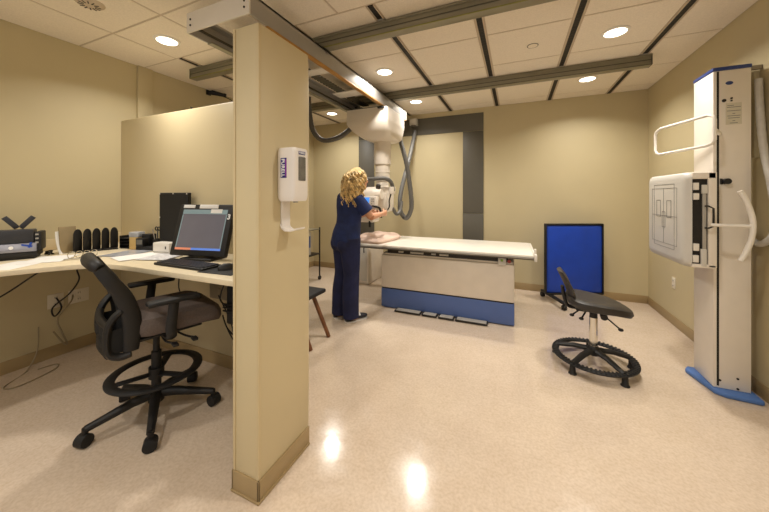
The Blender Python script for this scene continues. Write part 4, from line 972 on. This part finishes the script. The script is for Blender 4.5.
MB().loft(rings).build('mesh_back', 'black_mesh', t)
MB().box(-0.18, 0.18, -0.256, -0.25, 0.535, 0.675).build('lumbar_mesh', 'black_mesh', t)
for sx in (-1, 1): MB().box(sx * 0.19 - 0.003, sx * 0.19 + 0.003, -0.243, -0.165, 0.53, 0.66).build('side_mesh', 'black_mesh', t)
MB().box(-0.05, 0.05, -0.255, -0.05, 0.54, 0.562, 0.006).build('back_spine', 'black_plastic', t)
for sx, yy in ((1, 0.10), (1, 0.0)):
    lv = MB().tube([(0.10, yy * 0.6, 0.545), (0.22, yy, 0.53), (0.27, yy + 0.03, 0.525)], 0.006, n=7, smooth=4).build('lever', 'black_plastic', t)
    MB().box(0.265, 0.315, yy + 0.015, yy + 0.045, 0.515, 0.53, 0.005).build('paddle', 'black_plastic', lv)

# ------------------------------------------------------------------ small ceiling and wall things
t = thing('ceiling_speaker', 'round speckled ceiling speaker grille near the left wall at the top of the room', 'ceiling speaker', (-2.75, 1.12, CH - 0.004))
MB().lathe([(0.0, -0.018), (0.05, -0.02), (0.07, -0.014), (0.085, 0.0), (0.0, 0.0)]).build('cover', 'tbar', t)
B = MB()
for k in range(12):
    a = 2 * PI * k / 12; B.cbox((0.045 * math.cos(a), 0.045 * math.sin(a), -0.0205), (0.03, 0.007, 0.002), rot=(0, 0, a))
B.build('grille', 'dark_metal', t)
t = thing('sprinkler_cover', 'small flush round sprinkler cover in a tile between the ceiling rails', 'sprinkler', (0.14, 3.04, CH - 0.004))
MB().lathe([(0.0, -0.004), (0.04, -0.004), (0.043, 0.0), (0, 0)]).build('plate', 'tile', t)
MB().lathe([(0.043, -0.003), (0.047, -0.003), (0.047, 0.0), (0.043, 0)]).build('rim', 'rail_dark', t)
t = thing('security_camera', 'small black camera-like device fixed at top of left wall above the partition', 'camera', (XL, 2.66, 2.705))
MB().box(0, 0.02, -0.03, 0.03, -0.03, 0.03, 0.004).build('mount', 'black_plastic', t)
MB().tube([(0.02, 0, 0), (0.06, 0.02, 0.0), (0.16, 0.10, -0.02)], [0.02, 0.03, 0.022], n=12).build('body', 'black_plastic', t)
MB().cyl((0.16, 0.10, -0.02), (0.18, 0.12, -0.025), 0.025, n=14).build('lens_hood', 'dark_metal', t)
MB().tube([(0.14, 0.08, -0.03), (0.2, 0.14, -0.06), (0.23, 0.2, -0.09)], 0.005, n=6, smooth=4).build('wire', 'cable_black', t)
t = thing('wall_hook', 'tiny dark hook fixed on top edge of the half-height partition', 'hook', (-2.66, 1.79, 2.136))
MB().lathe([(0, 0), (0.018, 0), (0.018, 0.006), (0.008, 0.01), (0.008, 0.03), (0.014, 0.04), (0, 0.045)], n=14).build('knob', 'dark_metal', t)

# ------------------------------------------------------------------ camera and world
cd = bpy.data.cameras.new('camera'); cam = bpy.data.objects.new('camera', cd); COL.objects.link(cam)
cd.sensor_fit = 'HORIZONTAL'; cd.sensor_width = 36; cd.lens = 302 / 769 * 36
cd.shift_y = -(256 - 195) / 769
cd.clip_start = 0.02
cam.location = (0, 0, 1.39); cam.rotation_euler = (math.radians(90), 0, math.radians(23.5))
scene.camera = cam
w = bpy.data.worlds.new('world'); scene.world = w; w.use_nodes = True
w.node_tree.nodes['Background'].inputs[0].default_value = (1, 0.97, 0.93, 1); w.node_tree.nodes['Background'].inputs[1].default_value = 0.6
scene.view_settings.view_transform = 'Standard'
scene.view_settings.exposure = 0.06
scene.view_settings.gamma = 0.98
